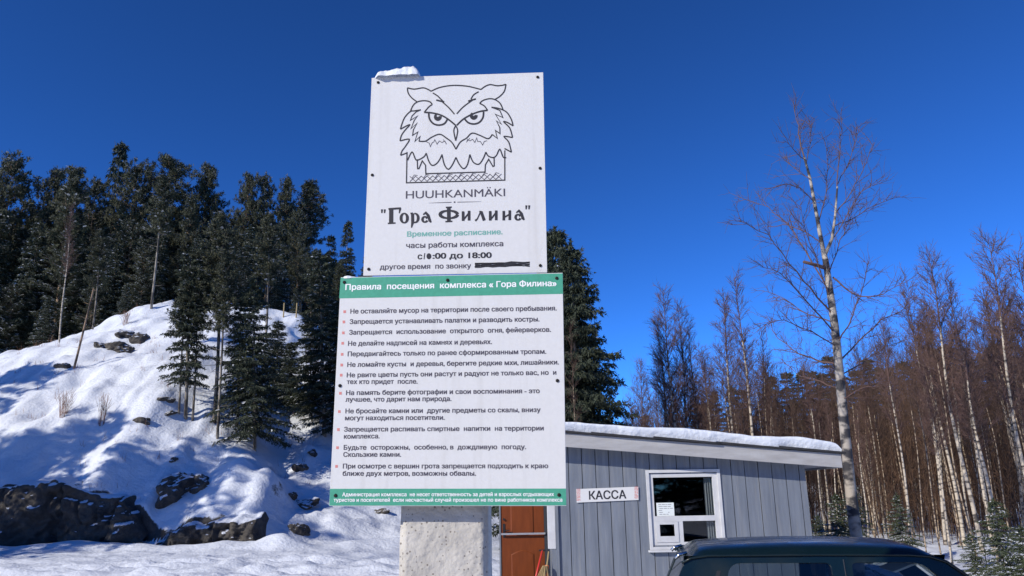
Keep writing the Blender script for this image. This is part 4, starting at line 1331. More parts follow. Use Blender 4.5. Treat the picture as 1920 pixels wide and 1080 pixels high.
# headliner, windscreen, rear window, bonnet, ends
mb = MB(); mb.box((0.5, HWd - 0.62, 1.535), (2.2, HWd + 0.62, 1.55)); mb.build('headliner', M['curtain'], car)
mb = MB()
ws = [(2.32, -0.60, 1.525), (2.32, 0.60, 1.525), (2.98, 0.72, 0.99), (2.98, -0.72, 0.99)]
mb.face([(p[0], HWd + p[1], p[2]) for p in ws]); mb.build('windscreen', M['carglass'], car)
mb = MB()
mb.tube([(p[0] + .004, HWd + p[1], p[2]) for p in ws + ws[:1]], 0.014, 6); mb.build('windscreen_seal', M['black'], car, smooth=True)
mb = MB()
tw = [(0.36, -0.56, 1.48), (0.36, 0.56, 1.48), (0.14, 0.64, 1.02), (0.14, -0.64, 1.02)]
mb.face([(p[0], HWd + p[1], p[2]) for p in tw]); mb.build('rear_window', M['carglass'], car)
mb = MB()
for a, b in (((0.36, -0.67, 1.5), (0.11, -0.79, 0.97)), ((0.36, 0.67, 1.5), (0.11, 0.79, 0.97))):
    s_ = 1 if a[1] < 0 else -1
    mb.hexa([(b[0], HWd + b[1], b[2]), (b[0] + .05, HWd + b[1], b[2]), (b[0] + .05, HWd + b[1] + s_ * .15, b[2]), (b[0], HWd + b[1] + s_ * .15, b[2]),
             (a[0], HWd + a[1], a[2]), (a[0] + .05, HWd + a[1], a[2]), (a[0] + .05, HWd + a[1] + s_ * .11, a[2]), (a[0], HWd + a[1] + s_ * .11, a[2])])
mb.hexa([(0.355, HWd - .56, 1.47), (0.40, HWd - .56, 1.47), (0.40, HWd + .56, 1.47), (0.355, HWd + .56, 1.47), (0.375, HWd - .56, 1.54), (0.42, HWd - .56, 1.54), (0.42, HWd + .56, 1.54), (0.375, HWd + .56, 1.54)])
mb.box((0.05, HWd - .77, 0.45), (0.13, HWd + .77, 1.0))
mb.build('tailgate', M['carpaint'], car, bevel=0.008)
nu, nv = 20, 15
P = np.zeros((nu, nv, 3))
for i in range(nu):
    for j in range(nv):
        u = i / (nu - 1); s_ = -1 + 2 * j / (nv - 1)
        P[i, j] = (2.98 + 0.68 * u, HWd + s_ * (0.79 - .02 * u), 1.0 - 0.06 * u ** 2 - 0.03 * s_ * s_ - (0.03 if abs(s_) > .95 else 0))
link('bonnet', grid_mesh('bonnet', P, M['carpaint']), car)
mb = MB(); mb.box((0.14, HWd - .72, 0.36), (3.6, HWd + .72, 0.62)); mb.box((3.58, HWd - .78, 0.44), (3.66, HWd + .78, 0.93)); mb.build('body', M['carpaint'], car)
mb = MB(); mb.box((3.665, HWd - .5, 0.62), (3.69, HWd + .5, 0.84)); mb.build('grille', M['black'], car)
for s_ in (-1, 1):
    mb = MB(); mb.tube([(3.665, HWd + s_ * .62, 0.74), (3.70, HWd + s_ * .62, .74)], 0.09, 16); mb.build('headlight', M['lamp'], car)
    mb = MB(); mb.box((0.02, HWd + s_ * .68 - .07, 0.66), (0.05, HWd + s_ * .68 + .07, 0.92)); mb.build('tail_light', M['lampred'], car)
    # seats
    mb = MB(); mb.box((1.75, HWd + s_ * .36 - .22, 0.62), (2.2, HWd + s_ * .36 + .22, 0.82)); mb.hexa([(1.72, HWd + s_ * .36 - .22, .8), (1.86, HWd + s_ * .36 - .22, .8), (1.86, HWd + s_ * .36 + .22, .8), (1.72, HWd + s_ * .36 + .22, .8), (1.58, HWd + s_ * .36 - .2, 1.26), (1.68, HWd + s_ * .36 - .2, 1.26), (1.68, HWd + s_ * .36 + .2, 1.26), (1.58, HWd + s_ * .36 + .2, 1.26)])
    mb.box((1.54, HWd + s_ * .36 - .13, 1.29), (1.63, HWd + s_ * .36 + .13, 1.45))
    mb.build('seat', M['seat'], car, bevel=0.03)
    mb = MB(); mb.hexa([(1.96, HWd + s_ * .36 - .2, 1.42), (1.975, HWd + s_ * .36 - .2, 1.41), (1.975, HWd + s_ * .36 + .2, 1.41), (1.96, HWd + s_ * .36 + .2, 1.42), (2.20, HWd + s_ * .36 - .2, 1.51), (2.21, HWd + s_ * .36 - .2, 1.50), (2.21, HWd + s_ * .36 + .2, 1.50), (2.20, HWd + s_ * .36 + .2, 1.51)])
    mb.build('sun_visor', M['paper'], car)
mb = MB(); mb.box((0.75, HWd - .6, 0.62), (1.2, HWd + .6, 0.82)); mb.box((0.66, HWd - .6, 0.8), (0.78, HWd + .6, 1.22)); mb.build('rear_seat', M['seat'], car, bevel=0.03)
for x0_, nm in ((0.0, 'bumper'), (3.66, 'bumper')):
    mb = MB(); mb.box((x0_ - 0.06, HWd - .8, 0.42), (x0_ + 0.08, HWd + .8, 0.54)); mb.build(nm, M['steel'], car, bevel=0.02)
mb = MB()
for s_ in (-1, 1): mb.tube([(0.30, HWd + s_ * 0.45, 1.515), (0.335, HWd + s_ * 0.45, 1.545), (0.40, HWd + s_ * 0.45, 1.56)], 0.016, 6)
mb.build('hinge', M['chrome'], car, smooth=True)

# ------------------------------------------------------------------ trees: one set of part meshes per form, copied tree by tree
def rvec(rr, z=1.0):
    return Vector((rr.uniform(-1, 1), rr.uniform(-1, 1), rr.uniform(-1, 1) * z))

def spruce_parts(seed, R0=2.1, bare=0.05, snow=0.16, nd='needle', ragged=0.25, dens=1.0):
    """10 m spruce: whorls of drooping boughs, each a fan of small sprays"""
    rr = random.Random(seed)
    tr, cr, sn = MB(), MB(), MB()
    tr.tube([(0, 0, -0.4), (0.02, 0, 2), (-0.03, 0.02, 5), (0.02, -.02, 8), (0, 0, 10)], [0.10, 0.085, 0.065, 0.035, 0.008], 7)
    sprays = []
    z = 10 * bare + 0.2
    while z < 9.9:
        t = z / 10
        rad = R0 * (1 - t) ** 0.85 * (0.55 + 0.45 * min(1, (t - bare) / 0.12 + 0.2)) + 0.12
        nb = max(4, int((5 + 4 * (1 - t)) * dens))
        off = rr.random() * 6.28
        for k in range(nb):
            if rr.random() < 0.10: continue
            a = off + 6.283 * k / nb + rr.uniform(-.3, .3)
            ln_ = rad * rr.uniform(1 - ragged * 1.6, 1 + ragged)
            el_ = 0.30 * t - 0.28 * (1 - t) + rr.uniform(-.12, .12)
            d = Vector((math.cos(a), math.sin(a), el_))
            b0 = Vector((0, 0, z + rr.uniform(-.12, .12)))
            ns = max(3, int(ln_ / 0.16))
            side = Vector((-math.sin(a), math.cos(a), 0))
            tr.tube([b0, b0 + d * ln_ * 0.55 + Vector((0, 0, -0.06 * ln_))], [0.022, 0.008], 3, cap=False)
            for s_ in range(ns):
                u = (s_ + 0.6) / ns
                c = b0 + d * (ln_ * u) + Vector((0, 0, -0.16 * ln_ * u * u + 0.05 * u * u * u * ln_))
                w_ = (0.18 + 0.32 * ln_ * u * (1.25 - u)) * rr.uniform(.7, 1.2)
                for sg in (-1, 1):
                    tip = c + side * sg * w_ + d * (0.20 + 0.1 * rr.random()) + Vector((0, 0, -0.10 - 0.12 * rr.random()))
                    sprays.append((*c, *tip))
                    if rr.random() < snow:
                        p0 = c.lerp(tip, rr.uniform(.1, .5)); p1 = c.lerp(tip, rr.uniform(.6, 1))
                        e_ = d * rr.uniform(.04, .11); up = Vector((0, 0, 0.035))
                        sn.face([p0 - e_ + up, p1 - e_ * .4 + up, p1 + e_ * .6 + up, p0 + e_ + up])
            tip = b0 + d * ln_ + Vector((0, 0, -0.11 * ln_))
            sprays.append((*(tip - d * .2), *(tip + d * .2)))
        z += 0.30 + 0.16 * (1 - t) * rr.uniform(.6, 1.4)
    for k in range(5):
        a = k * 1.26
        sprays.append((0, 0, 9.75, 0.12 * math.cos(a), 0.12 * math.sin(a), 9.45 + .1 * k)); sprays.append((0, 0, 9.6, 0, 0, 10.05))
    A = np.array(sprays); K = 16
    g = np.random.default_rng(seed)
    A = np.repeat(A, K, 0)
    c, t = A[:, :3], A[:, 3:]
    u = g.random((len(A), 1)) ** .8
    base = c + (t - c) * u + g.normal(size=c.shape) * .022
    dr = (t - c) / np.linalg.norm(t - c, axis=1, keepdims=True) * .6 + g.normal(size=c.shape) * .45 + np.array([[0, 0, -.32]])
    cr.T.append(tris_from(base, dr, g.uniform(.09, .21, len(A)), g.uniform(.018, .036, len(A)), g))
    return tr, cr, sn

def pine_parts(seed, R0=2.0, bare=0.45, snow=0.10, top_round=0.55, nbr=96):
    """10 m forest pine: long bare stem, rounded crown of upturned tufts"""
    rr = random.Random(seed)
    tr, cr, sn = MB(), MB(), MB()
    bx, by = rr.uniform(-.12, .12), rr.uniform(-.12, .12)
    tufts = []
    def axis(z): return Vector((bx * math.sin(z * .35), by * math.sin(z * .3 + 1), z))
    zs = [-0.4, 1, 2.5, 4, 5.5, 7, 8.5, 9.6]
    tr.tube([axis(z) for z in zs], [0.105, 0.092, 0.082, 0.072, 0.06, 0.048, 0.03, 0.01], 7)
    for k in range(9):      # dead stubs under the crown
        z = rr.uniform(1.5, 10 * bare); a = rr.uniform(0, 6.28)
        d = Vector((math.cos(a), math.sin(a), rr.uniform(-.1, .3)))
        tr.tube([axis(z), axis(z) + d * rr.uniform(.4, 1.1)], [0.018, 0.005], 3, cap=False)
    for k in range(nbr):
        u = (k + rr.random()) / nbr
        z = 10 * (bare + (0.985 - bare) * u)
        prof = (math.sin(math.pi * min(1, 0.22 + 0.78 * u * top_round / .55 * .9)) ** 0.7) if u < 0.95 else 0.35
        prof = max(prof * (1 - 0.42 * max(0, (u - .55) / .45)), 0.24)
        ln_ = R0 * prof * rr.uniform(0.4, 1.32)
        a = rr.uniform(0, 6.283)
        d = Vector((math.cos(a), math.sin(a), rr.uniform(-.1, .35) + 0.35 * u))
        b0 = axis(z)
        pts = [b0, b0 + d * ln_ * .5, b0 + d * ln_ + Vector((0, 0, 0.12 * ln_))]
        tr.tube(pts, [0.03, 0.018, 0.006], 3, cap=False)
        nt_ = max(3, int(ln_ / 0.15))
        for s_ in range(nt_):
            q = (s_ + 1.0) / nt_
            if q < 0.25: continue
            c = b0 + d * ln_ * q + Vector((0, 0, 0.1 * ln_ * q * q)) + rvec(rr, .6) * 0.26
            for q_ in range(2): tufts.append((*(c + rvec(rr, .6) * .16), *d))
            if rr.random() < snow * 2.2:
                up = c + Vector((0, 0, 0.10))
                e1 = Vector((math.cos(a), math.sin(a), .15)) * rr.uniform(.12, .24); e2 = Vector((-math.sin(a), math.cos(a), 0)) * rr.uniform(.06, .12)
                sn.face([up - e1, up - e2, up + e1, up + e2])
    for m_ in range(7): tufts.append((*(axis(9.3 + .1 * m_) + rvec(rr) * .14), 0, 0, .6))
    A = np.array(tufts); K = 22
    g = np.random.default_rng(seed)
    A = np.repeat(A, K, 0)
    c, d = A[:, :3], A[:, 3:]
    dr = g.normal(size=c.shape) * np.array([[1, 1, .7]]) + d * .5 + np.array([[0, 0, .2]])
    cr.T.append(tris_from(c + g.normal(size=c.shape) * .06, dr, g.uniform(.09, .2, len(A)), g.uniform(.016, .034, len(A)), g))
    return tr, cr, sn

def birch_parts(seed, nb=46, spread=1.35, first=0.36, fork=0, tw=9, rad=0.075, tr_=0.0065):
    """10 m bare birch: pale stem, steep fine branches with sprays of twigs"""
    rr = random.Random(seed)
    tr, cr = MB(), MB()
    lx, ly = rr.uniform(-.3, .3), rr.uniform(-.2, .2)
    def axis(t, br=0):
        o_ = Vector((lx * t * t + 0.10 * math.sin(t * 7 + seed), ly * t * t + 0.06 * math.sin(t * 6 + seed * 2), 10 * t))
        return o_
    tpts = [axis(t) for t in np.linspace(-0.03, 0.72, 9)]
    tr.tube(tpts, list(np.linspace(rad, rad * .38, 9)), 6, cap=False)
    upper = [axis(t) for t in np.linspace(0.72, 1.0, 6)]
    cr.tube(upper, list(np.linspace(rad * .38, 0.005, 6)), 4, cap=False)
    def spray(b0, d, ln_, depth):
        n = 4
        pts = [b0]
        dd = d.copy()
        for i in range(n):
            dd = (dd + rvec(rr) * .14 + Vector((0, 0, 0.07))).normalized()
            pts.append(pts[-1] + dd * ln_ / n)
        r0 = (0.006 + 0.009 * ln_) if depth == 0 else tr_
        cr.seg(pts, list(np.linspace(r0, 0.0035, n + 1)))
        return pts
    for k in range(nb):
        t = first + (0.97 - first) * ((k + rr.random()) / nb) ** 0.9
        a = rr.uniform(0, 6.283)
        prof = min(1, (t - first) / 0.12 + .45) * (1 - max(0, (t - .5)) * 1.45)
        ln_ = spread * max(.22, prof) * rr.uniform(.55, 1.15)
        el_ = rr.uniform(.75, 1.5)
        d = Vector((math.cos(a), math.sin(a), el_)).normalized()
        pts = spray(axis(t), d, ln_, 0)
        nt_ = max(3, int(tw * ln_ / 0.9))
        for m_ in range(nt_):
            q = rr.uniform(.12, 1) * (len(pts) - 1)
            i = min(int(q), len(pts) - 2)
            p = pts[i].lerp(pts[i + 1], q - i)
            v = (d + rvec(rr) * .8 + Vector((0, 0, .2))).normalized()
            l2 = rr.uniform(.22, .62) * (0.6 + 0.4 * ln_)
            p2 = p + v * l2
            cr.seg([p, p.lerp(p2, .5) + rvec(rr) * .03, p2], [tr_, tr_ * .8, tr_ * .45])
            for x_ in range(3):
                pp = p.lerp(p2, rr.uniform(.25, .95))
                v2 = (v + rvec(rr) * .8).normalized() * rr.uniform(.12, .32)
                sd_ = v2.cross(rvec(rr)).normalized() * tr_ * .9
                cr.face([pp - sd_, pp + sd_, pp + v2])
    return tr, cr

def trunk_crown(tr, cr, sn, bark, leaf, tag_):
    out = [('trunk', tr.mesh(tag_ + '_trunk', M[bark], True)), ('crown', cr.mesh(tag_ + '_crown', M[leaf]))]
    if sn is not None and sn.f: out.append(('snow', sn.mesh(tag_ + '_snow', M['snow'])))
    return out

FORM = {}
for i in range(4): FORM['spruce%d' % i] = trunk_crown(*spruce_parts(100 + i, 1.75 + .15 * i, 0.06 + .05 * (i % 2), [.06, .5, .7, .14][i]), 'greybark', 'needle', 'spruce')
for i in range(5): FORM['pine%d' % i] = trunk_crown(*pine_parts(200 + i, [1.75, 2.1, 1.4, 1.9, 1.2][i], [.45, .38, .5, .3, .55][i], [.10, .14, .3, .5, .2][i], [.55, .5, .6, .5, .6][i]), 'pinebark', 'pineneedle', 'pine')
for i in range(6): FORM['birch%d' % i] = trunk_crown(*birch_parts(300 + i, 64, [1.3, 1.6, 1.1, 1.5, 1.25, 1.0][i], [.36, .30, .45, .4, .5, .42][i], tw=12), None, 'birchbark', 'twig', 'birch')
FORM['dense0'] = trunk_crown(*birch_parts(330, 84, 1.35, .33, tw=11), None, 'birchbark', 'twig', 'dense_birch')
for i in range(4): FORM['thin%d' % i] = trunk_crown(*birch_parts(340 + i, 34, [.95, .8, 1.1, .7][i], [.46, .5, .42, .55][i], rad=0.038, tr_=0.006), None, 'birchbark2', 'twig_brown', 'thin_birch')

def put(form, name, loc, h, wide=1.0, rz=0.0, label=None, cat='tree', group=None, lean=(0, 0)):
    root = empty(name, loc, rz)
    s_ = h / 10.0
    root.scale = (s_ * wide, s_ * wide, s_)
    root.rotation_euler = (lean[0], lean[1], rz)
    for pn_, me in FORM[form]:
        o_ = link(pn_, me, root)
        if pn_ == 'snow': o_['kind'] = 'stuff'
    tag(root, label, cat, group)
    return root

def tree(form, name, px, py_top, Y, wide, label, group, cat='tree', lean=(0, 0), rz=None):
    p = AT(px, py_top, Y)
    z0 = H(p.x, Y) - 0.05
    return put(form, name, (p.x, Y, z0), max(1.0, p.z - z0), wide, random.uniform(0, 6.28) if rz is None else rz, label, cat, group, lean)

ORD = ['first', 'second', 'third', 'fourth', 'fifth', 'sixth', 'seventh', 'eighth', 'ninth', 'tenth', 'eleventh', 'twelfth', 'thirteenth', 'fourteenth', 'fifteenth', 'sixteenth', 'seventeenth', 'eighteenth', 'nineteenth', 'twentieth']
GR = 'conifers on the snowy ridge'
for a in [
    ('pine1', -18, 343, 60, 0.58, 'dark pine cut by the left edge of the photo'),
    ('pine1', 30, 296, 58, 0.61, 'broad dark pine nearest the left edge, standing above its neighbours'),
    ('pine0', 108, 322, 62, 0.55, 'dark pine with pointed shoulder, left of the slim pine with a pale stem'),
    ('pine4', 143, 315, 55, 0.71, 'slim pine with a long pale bare stem on the left ridge'),
    ('pine3', 182, 336, 60, 0.52, 'bushy pine between the slim pale stemmed pine and the tall spire'),
    ('spruce0', 228, 272, 64, 0.60, 'tall black spruce spire poking out highest on the left ridge'),
    ('pine1', 257, 308, 59, 0.52, 'round topped pine touching the tall black spire on its right'),
    ('pine1', 322, 298, 60, 0.83, 'broadest dome shaped pine of the ridge skyline'),
    ('pine0', 392, 311, 62, 0.57, 'dark pine just right of the broadest dome shaped pine'),
    ('pine2', 362, 368, 58, 0.55, 'lower pine in the notch beside the broadest dome shaped pine'),
    ('pine0', 468, 328, 60, 0.52, 'twin topped dark pine in the middle of the ridge skyline, left one'),
    ('pine3', 497, 330, 61, 0.49, 'twin topped dark pine in the middle of the ridge skyline, right one'),
    ('pine2', 540, 336, 61, 0.62, 'pine with an open tufted head, second from the sky gap'),
    ('pine4', 579, 342, 63, 0.90, 'narrow tapering pine next to the blue sky gap'),
    ('pine3', 562, 400, 60, 0.55, 'shorter dark pine under the narrow tapering one'),
    ('spruce3', 621, 442, 66, 0.67, 'small dark spruce in the gap left of the owl board'),
    ('spruce0', 653, 416, 58, 0.70, 'pointed dark spruce touching the left edge of the owl board'),
    ('spruce3', 690, 472, 60, 0.70, 'dark spruce mostly hidden behind the lower left of the owl board'),
]:
    tree(a[0], 'spruce_tree' if 'spruce' in a[0] else 'pine_tree', a[1], a[2], a[3], a[4], a[5], GR)

mid = [(-30, 410), (8, 400), (42, 432), (76, 415), (100, 470), (128, 440), (160, 470), (196, 430), (222, 455), (250, 415), (276, 450), (306, 430), (338, 470), (372, 440), (412, 420), (440, 455), (470, 425), (505, 440), (530, 470), (560, 480), (590, 470), (612, 520), (640, 500)]
for i, (px, py) in enumerate(mid):
    f_ = ['pine3', 'spruce1', 'pine2', 'spruce2', 'pine3'][i % 5]
    tree(f_, 'spruce_tree' if 'spruce' in f_ else 'pine_tree', px, py, 54.5 + (i * 7) % 5 * 0.7, 0.85,
         'snow flecked %s under the skyline, %s along the ridge from the left edge' % ('spruce' if 'spruce' in f_ else 'pine', (ORD + ['twenty first', 'twenty second', 'twenty third'])[i]), 'snow flecked conifers below the skyline')
low = [(-10, 520), (28, 535), (60, 545), (92, 560), (176, 540), (205, 520), (238, 535), (268, 520), (300, 500), (420, 500), (452, 490), (520, 520), (556, 540), (604, 560)]
for i, (px, py) in enumerate(low):
    f_ = ['spruce2', 'pine3', 'spruce1'][i % 3]
    tree(f_, 'spruce_tree' if 'spruce' in f_ else 'pine_tree', px, py, 53 + (i % 3) * .8, 1.15,
         'low snowy young %s at the ridge edge, %s from the left edge' % ('spruce' if 'spruce' in f_ else 'pine', ORD[i]), 'low young conifers along the ridge edge')
# dark wood behind the ridge: filled by more trees farther back
for i in range(26):
    px = -60 + i * 29 + random.uniform(-8, 8)
    py = np.interp(px, [-60, 30, 80, 230, 325, 440, 540, 590, 640, 700], [400, 385, 410, 390, 390, 410, 410, 450, 500, 540]) + random.uniform(0, 60)
    f_ = ['spruce0', 'pine0', 'spruce3', 'pine1'][i % 4]
    tree(f_, 'spruce_tree' if 'spruce' in f_ else 'pine_tree', px, py, 66 + random.uniform(0, 10), 1.2, 'dark conifer deep in the wood behind the ridge skyline', 'dark conifers deep in the wood')

GF = 'trees on the slope in front of the ridge'
def slope_tree(form, name, px_base, py_base, px_top, py_top, wide, label, lean=True):
    """stands where the sight line to its foot meets the slope"""
    q = hit(px_base, py_base, 22)
    top = AT(px_top, py_top, q.y)
    h = top.z - q.z
    ly = math.atan2(top.x - q.x, h)
    return put(form, name, (q.x, q.y, q.z - .05), h, wide, random.uniform(0, 6.28) if not lean else 0, label, 'tree', GF, (0, ly if lean else 0))
for i in range(2):
    FORM['slim%d' % i] = trunk_crown(*pine_parts(230 + i, 1.0, .55, .16, .6, 70), 'greybark', 'pineneedle', 'slim_pine')
FORM['stem0'] = trunk_crown(*pine_parts(240, 0.8, .60, .1, .6, 45), 'pinebark', 'pineneedle', 'lean_pine')
FORM['bushy0'] = trunk_crown(*spruce_parts(150, 1.55, 0.22, .22, ragged=.4), 'greybark', 'needle', 'bushy_spruce')
FORM['bushy1'] = trunk_crown(*spruce_parts(151, 2.6, 0.10, .16, ragged=.35), 'greybark', 'needle', 'wide_spruce')
for a in [
    ('stem0', 'pine_tree', 140, 690, 195, 450, 0.9, 'thin leaning pine with a bare brown stem, alone in front on the mound'),
    ('birch5', 'birch_tree', 112, 632, 138, 380, 0.8, 'pale stemmed thin tree at the upper left edge of the mound'),
    ('slim0', 'pine_tree', 284, 578, 308, 330, 0.9, 'pine with a tall pale stem right at the crest of the mound'),
    ('slim1', 'pine_tree', 174, 608, 190, 430, 0.9, 'short pine stem just behind the crest, between pale stem and leaning pine'),
    ('bushy0', 'spruce_tree', 348, 785, 358, 465, 1.05, 'dense snowy spruce of the triple trunk group on the mound, main stem'),
    ('slim0', 'pine_tree', 336, 775, 346, 520, 0.8, 'slim left stem of the triple trunk group on the mound'),
    ('slim1', 'pine_tree', 360, 790, 372, 500, 0.8, 'slim right stem of the triple trunk group on the mound'),
    ('slim1', 'pine_tree', 400, 795, 414, 400, 0.95, 'tall slender pine with long dark bare stem, right of the triple trunk group'),
    ('slim0', 'pine_tree', 408, 822, 424, 470, 0.75, 'slender pine at the gully lip, its stem crossing the snow'),
    ('bushy1', 'spruce_tree', 478, 845, 476, 520, 0.95, 'big dark bushy spruce at the head of the gully'),
    ('bushy0', 'spruce_tree', 445, 800, 452, 560, 1.1, 'dark spruce squeezed left of the big bushy gully spruce'),
    ('spruce2', 'spruce_tree', 520, 742, 522, 600, 1.5, 'small snowy spruce on the shaded slope under the fence posts'),
    ('spruce2', 'spruce_tree', 546, 765, 546, 640, 1.5, 'little snow laden spruce right of the one under the fence posts'),
    ('bushy0', 'spruce_tree', 608, 815, 600, 470, 1.2, 'tall dark spruce on the shaded slope touching the rules board'),
    ('bushy1', 'spruce_tree', 585, 790, 580, 590, 0.9, 'dark young spruce left of the one touching the rules board'),
    ('spruce1', 'spruce_tree', 640, 830, 640, 560, 1.3, 'dark spruce mostly hidden behind the left edge of the rules board'),
    ('slim1', 'pine_tree', 494, 690, 506, 400, 0.9, 'straight reddish pine stem standing left of the fence posts'),
]:
    slope_tree(*a)

# tall trees at the left of the car park, beyond the frame: their shade falls on the rock and the mound
for i, (qx, qy, s_, h) in enumerate([(-18, 34, 24, 16), (-14.5, 36.5, 27, 18.5), (-22, 42, 26, 21), (-9, 35, 24, 15.5), (-21, 37, 23, 16)]):
    x_, y_ = qx - s_ * .788, qy - s_ * .616
    f_ = ['pine1', 'spruce1', 'pine3'][i % 3]
    put(f_, 'spruce_tree' if 'spruce' in f_ else 'pine_tree', (x_, y_, H(x_, y_) - .1), h, 1.1, i * 1.3, 'tall conifer at the left side of the car park, outside the photo', 'tree', 'conifers left of the car park')

# the wood across the road, behind the camera: it mirrors in the panes and the car
for i in range(44):
    a_ = R(-70 + 140 * i / 43)
    rad_ = 44 + 7 * (i % 2)
    x_, y_ = rad_ * math.sin(a_), -rad_ * math.cos(a_) + 1.5 * math.sin(i * 2.1)
    put(['spruce0', 'spruce3'][i % 2], 'spruce_tree', (x_, y_, -.1), 12 + 2.5 * math.sin(i * 1.7), 1.5, i, 'conifer of the wood across the road, outside the photo', 'tree', 'conifers across the road')

# fence posts on the ridge
for i, (px, lab) in enumerate(((532, 'left thin wooden post on the ridge against the trees'), (556, 'right thin wooden post on the ridge against the trees'))):
    p = AT(px, 582, 51.5)
    mb = MB(); mb.tube([(0, 0, -0.8), (0.01, 0, 0.5)], [0.05, 0.045], 7); mb.tube([(0.01, 0, 0.5), (0.01, 0, 0.53)], [0.052, 0.03], 7)
    o = mb.build('wooden_post', M['straw']); o.location = (p.x, 51.5, max(p.z, H(p.x, 51.5)))
    tag(o, lab, 'post', 'posts on the ridge')

# dry stalks poking through the snow of the mound
rr = random.Random(41)
mb = MB()
for k in range(420):
    px, py = rr.uniform(-20, 560), rr.uniform(620, 930)
    x_, y_ = rr.uniform(-30, -7), rr.uniform(30, 51)
    if float(vnoise(x_ * .5, y_ * .5, 0, 12)) < 0.05: continue
    z_ = H(x_, y_)
    for j in range(rr.randint(2, 5)):
        b_ = Vector((x_ + rr.uniform(-.12, .12), y_ + rr.uniform(-.12, .12), z_ - .05))
        t_ = b_ + Vector((rr.uniform(-.15, .15), rr.uniform(-.15, .15), rr.uniform(.15, .5)))
        mb.face([b_ + Vector((-.008, 0, 0)), b_ + Vector((.008, 0, 0)), t_])
tag(mb.build('dry_grass', M['twig_red']), 'sparse dry stalks poking through the snow of the mound', 'grass', kind='stuff')

# leafless bushes in the snow
def bush(px, py, h, wd, n, label, seed):
    q = hit(px, py, 22)
    rr = random.Random(seed)
    mb = MB()
    for k in range(n):
        a = rr.uniform(0, 6.28); t_ = rr.uniform(.1, 1) * wd
        tip = Vector((math.cos(a) * t_, math.sin(a) * t_, h * rr.uniform(.6, 1)))
        mb.tube([Vector((math.cos(a) * .12, math.sin(a) * .12, -.1)), tip * .5 + Vector((0, 0, .06)) + rvec(rr) * .05, tip], [0.007, 0.005, 0.003], 3, cap=False)
        for j in range(3):
            s_ = tip * rr.uniform(.4, .9); mb.tube([s_, s_ + rvec(rr, .3) * .15 + Vector((0, 0, .22))], [0.005, 0.003], 3, cap=False)
    o = mb.build('bare_bush', M['twig_red']); o.location = q
    tag(o, label, 'bush', 'bare bushes in the snow')
bush(118, 780, 1.2, .5, 34, 'reddish bare bush on the white slope, leftmost one', 1)
bush(190, 795, 1.5, .45, 26, 'reddish bare bush right of the leftmost one on the slope', 2)
bush(235, 608, 0.9, .6, 26, 'thin bare bush on the crest of the mound', 3)

# ------------------------------------------------------------------ big spruces right of the boards
FORM['big0'] = trunk_crown(*spruce_parts(170, 2.9, 0.03, .012, ragged=.22, dens=2.0), 'greybark', 'needle', 'big_spruce')
FORM['big1'] = trunk_crown(*spruce_parts(171, 2.7, 0.03, .012, ragged=.25, dens=2.0), 'greybark', 'needle', 'big_spruce')
GS = 'big dark spruces behind the boards'
tree('big0', 'spruce_tree', 1070, 452, 27, 0.77, 'large dark spruce showing its right flank beside the rules board', GS)
tree('big1', 'spruce_tree', 1040, 428, 30, 0.72, 'pointed dark spruce peeping out behind the right edge of the owl board', GS)
tree('spruce1', 'spruce_tree', 985, 560, 29, 1.2, 'dark spruce wholly behind the boards', GS)
tree('thin0', 'birch_tree', 1066, 600, 24, 0.8, 'thin pale stem in front of the large dark spruce', 'birches and saplings behind the hut')

# ------------------------------------------------------------------ birch wood on the right
GB = 'birches and saplings behind the hut'
for a in [
    ('dense0', 1250, 535, 33, 1.0, 'tall birch with a dense tapering purple crown above the hut roof', 0.02),
    ('dense0', 1268, 562, 34, 0.95, 'second stem of the dense purple birch pair above the hut roof', 0.0),
    ('birch4', 1236, 590, 34, 0.9, 'shorter pale stem left of the dense purple birch pair', 0.0),
    ('birch3', 1194, 672, 38, 0.9, 'small far birch near the large dark spruce', 0.0),
    ('birch5', 1292, 600, 34, 1.0, 'birch just right of the dense purple pair above the roof', 0.0),
    ('birch2', 1318, 640, 33, 1.0, 'pale stemmed birch in the middle of the roof line', 0.0),
    ('birch4', 1352, 550, 31, 0.95, 'slender birch with thin spire, left of the tallest roof line spire', 0.0),
    ('birch5', 1382, 505, 30, 1.0, 'tallest thin spire birch behind the roof middle', 0.0),
    ('thin1', 1420, 600, 31, 1.0, 'thin birch behind the roof between the spire and the big birch', 0.0),
    ('birch3', 1742, 462, 24, 1.0, 'tall birch with a pale stem and spreading top, right of the big birch', 0.0),
    ('birch1', 1700, 520, 26, 0.9, 'birch with thin crown between the big birch and the tall spreading one', 0.0),
    ('birch5', 1778, 500, 25, 0.9, 'slim birch with one bent top right of the tall spreading one', 0.0),
    ('birch3', 1842, 432, 22, 1.0, 'tall many stemmed birch top near the right edge', 0.0),
    ('birch1', 1905, 470, 23, 1.0, 'birch crown cut by the right edge of the photo', 0.0),
    ('birch4', 1650, 600, 22, 0.8, 'thin cream stem standing just right of the big birch', 0.0),
    ('thin2', 1545, 520, 21, 0.7, 'slender pale stem beside the trunk of the big birch', 0.0),
]:
    tree(a[0], 'birch_tree', a[1], a[2], a[3], a[4], a[5], GB)
rr = random.Random(77)
sk = ([1160, 1200, 1250, 1300, 1350, 1400, 1450, 1550, 1650, 1740, 1790, 1850, 1920, 2020], [760, 700, 600, 650, 620, 600, 660, 650, 600, 530, 560, 520, 540, 540])
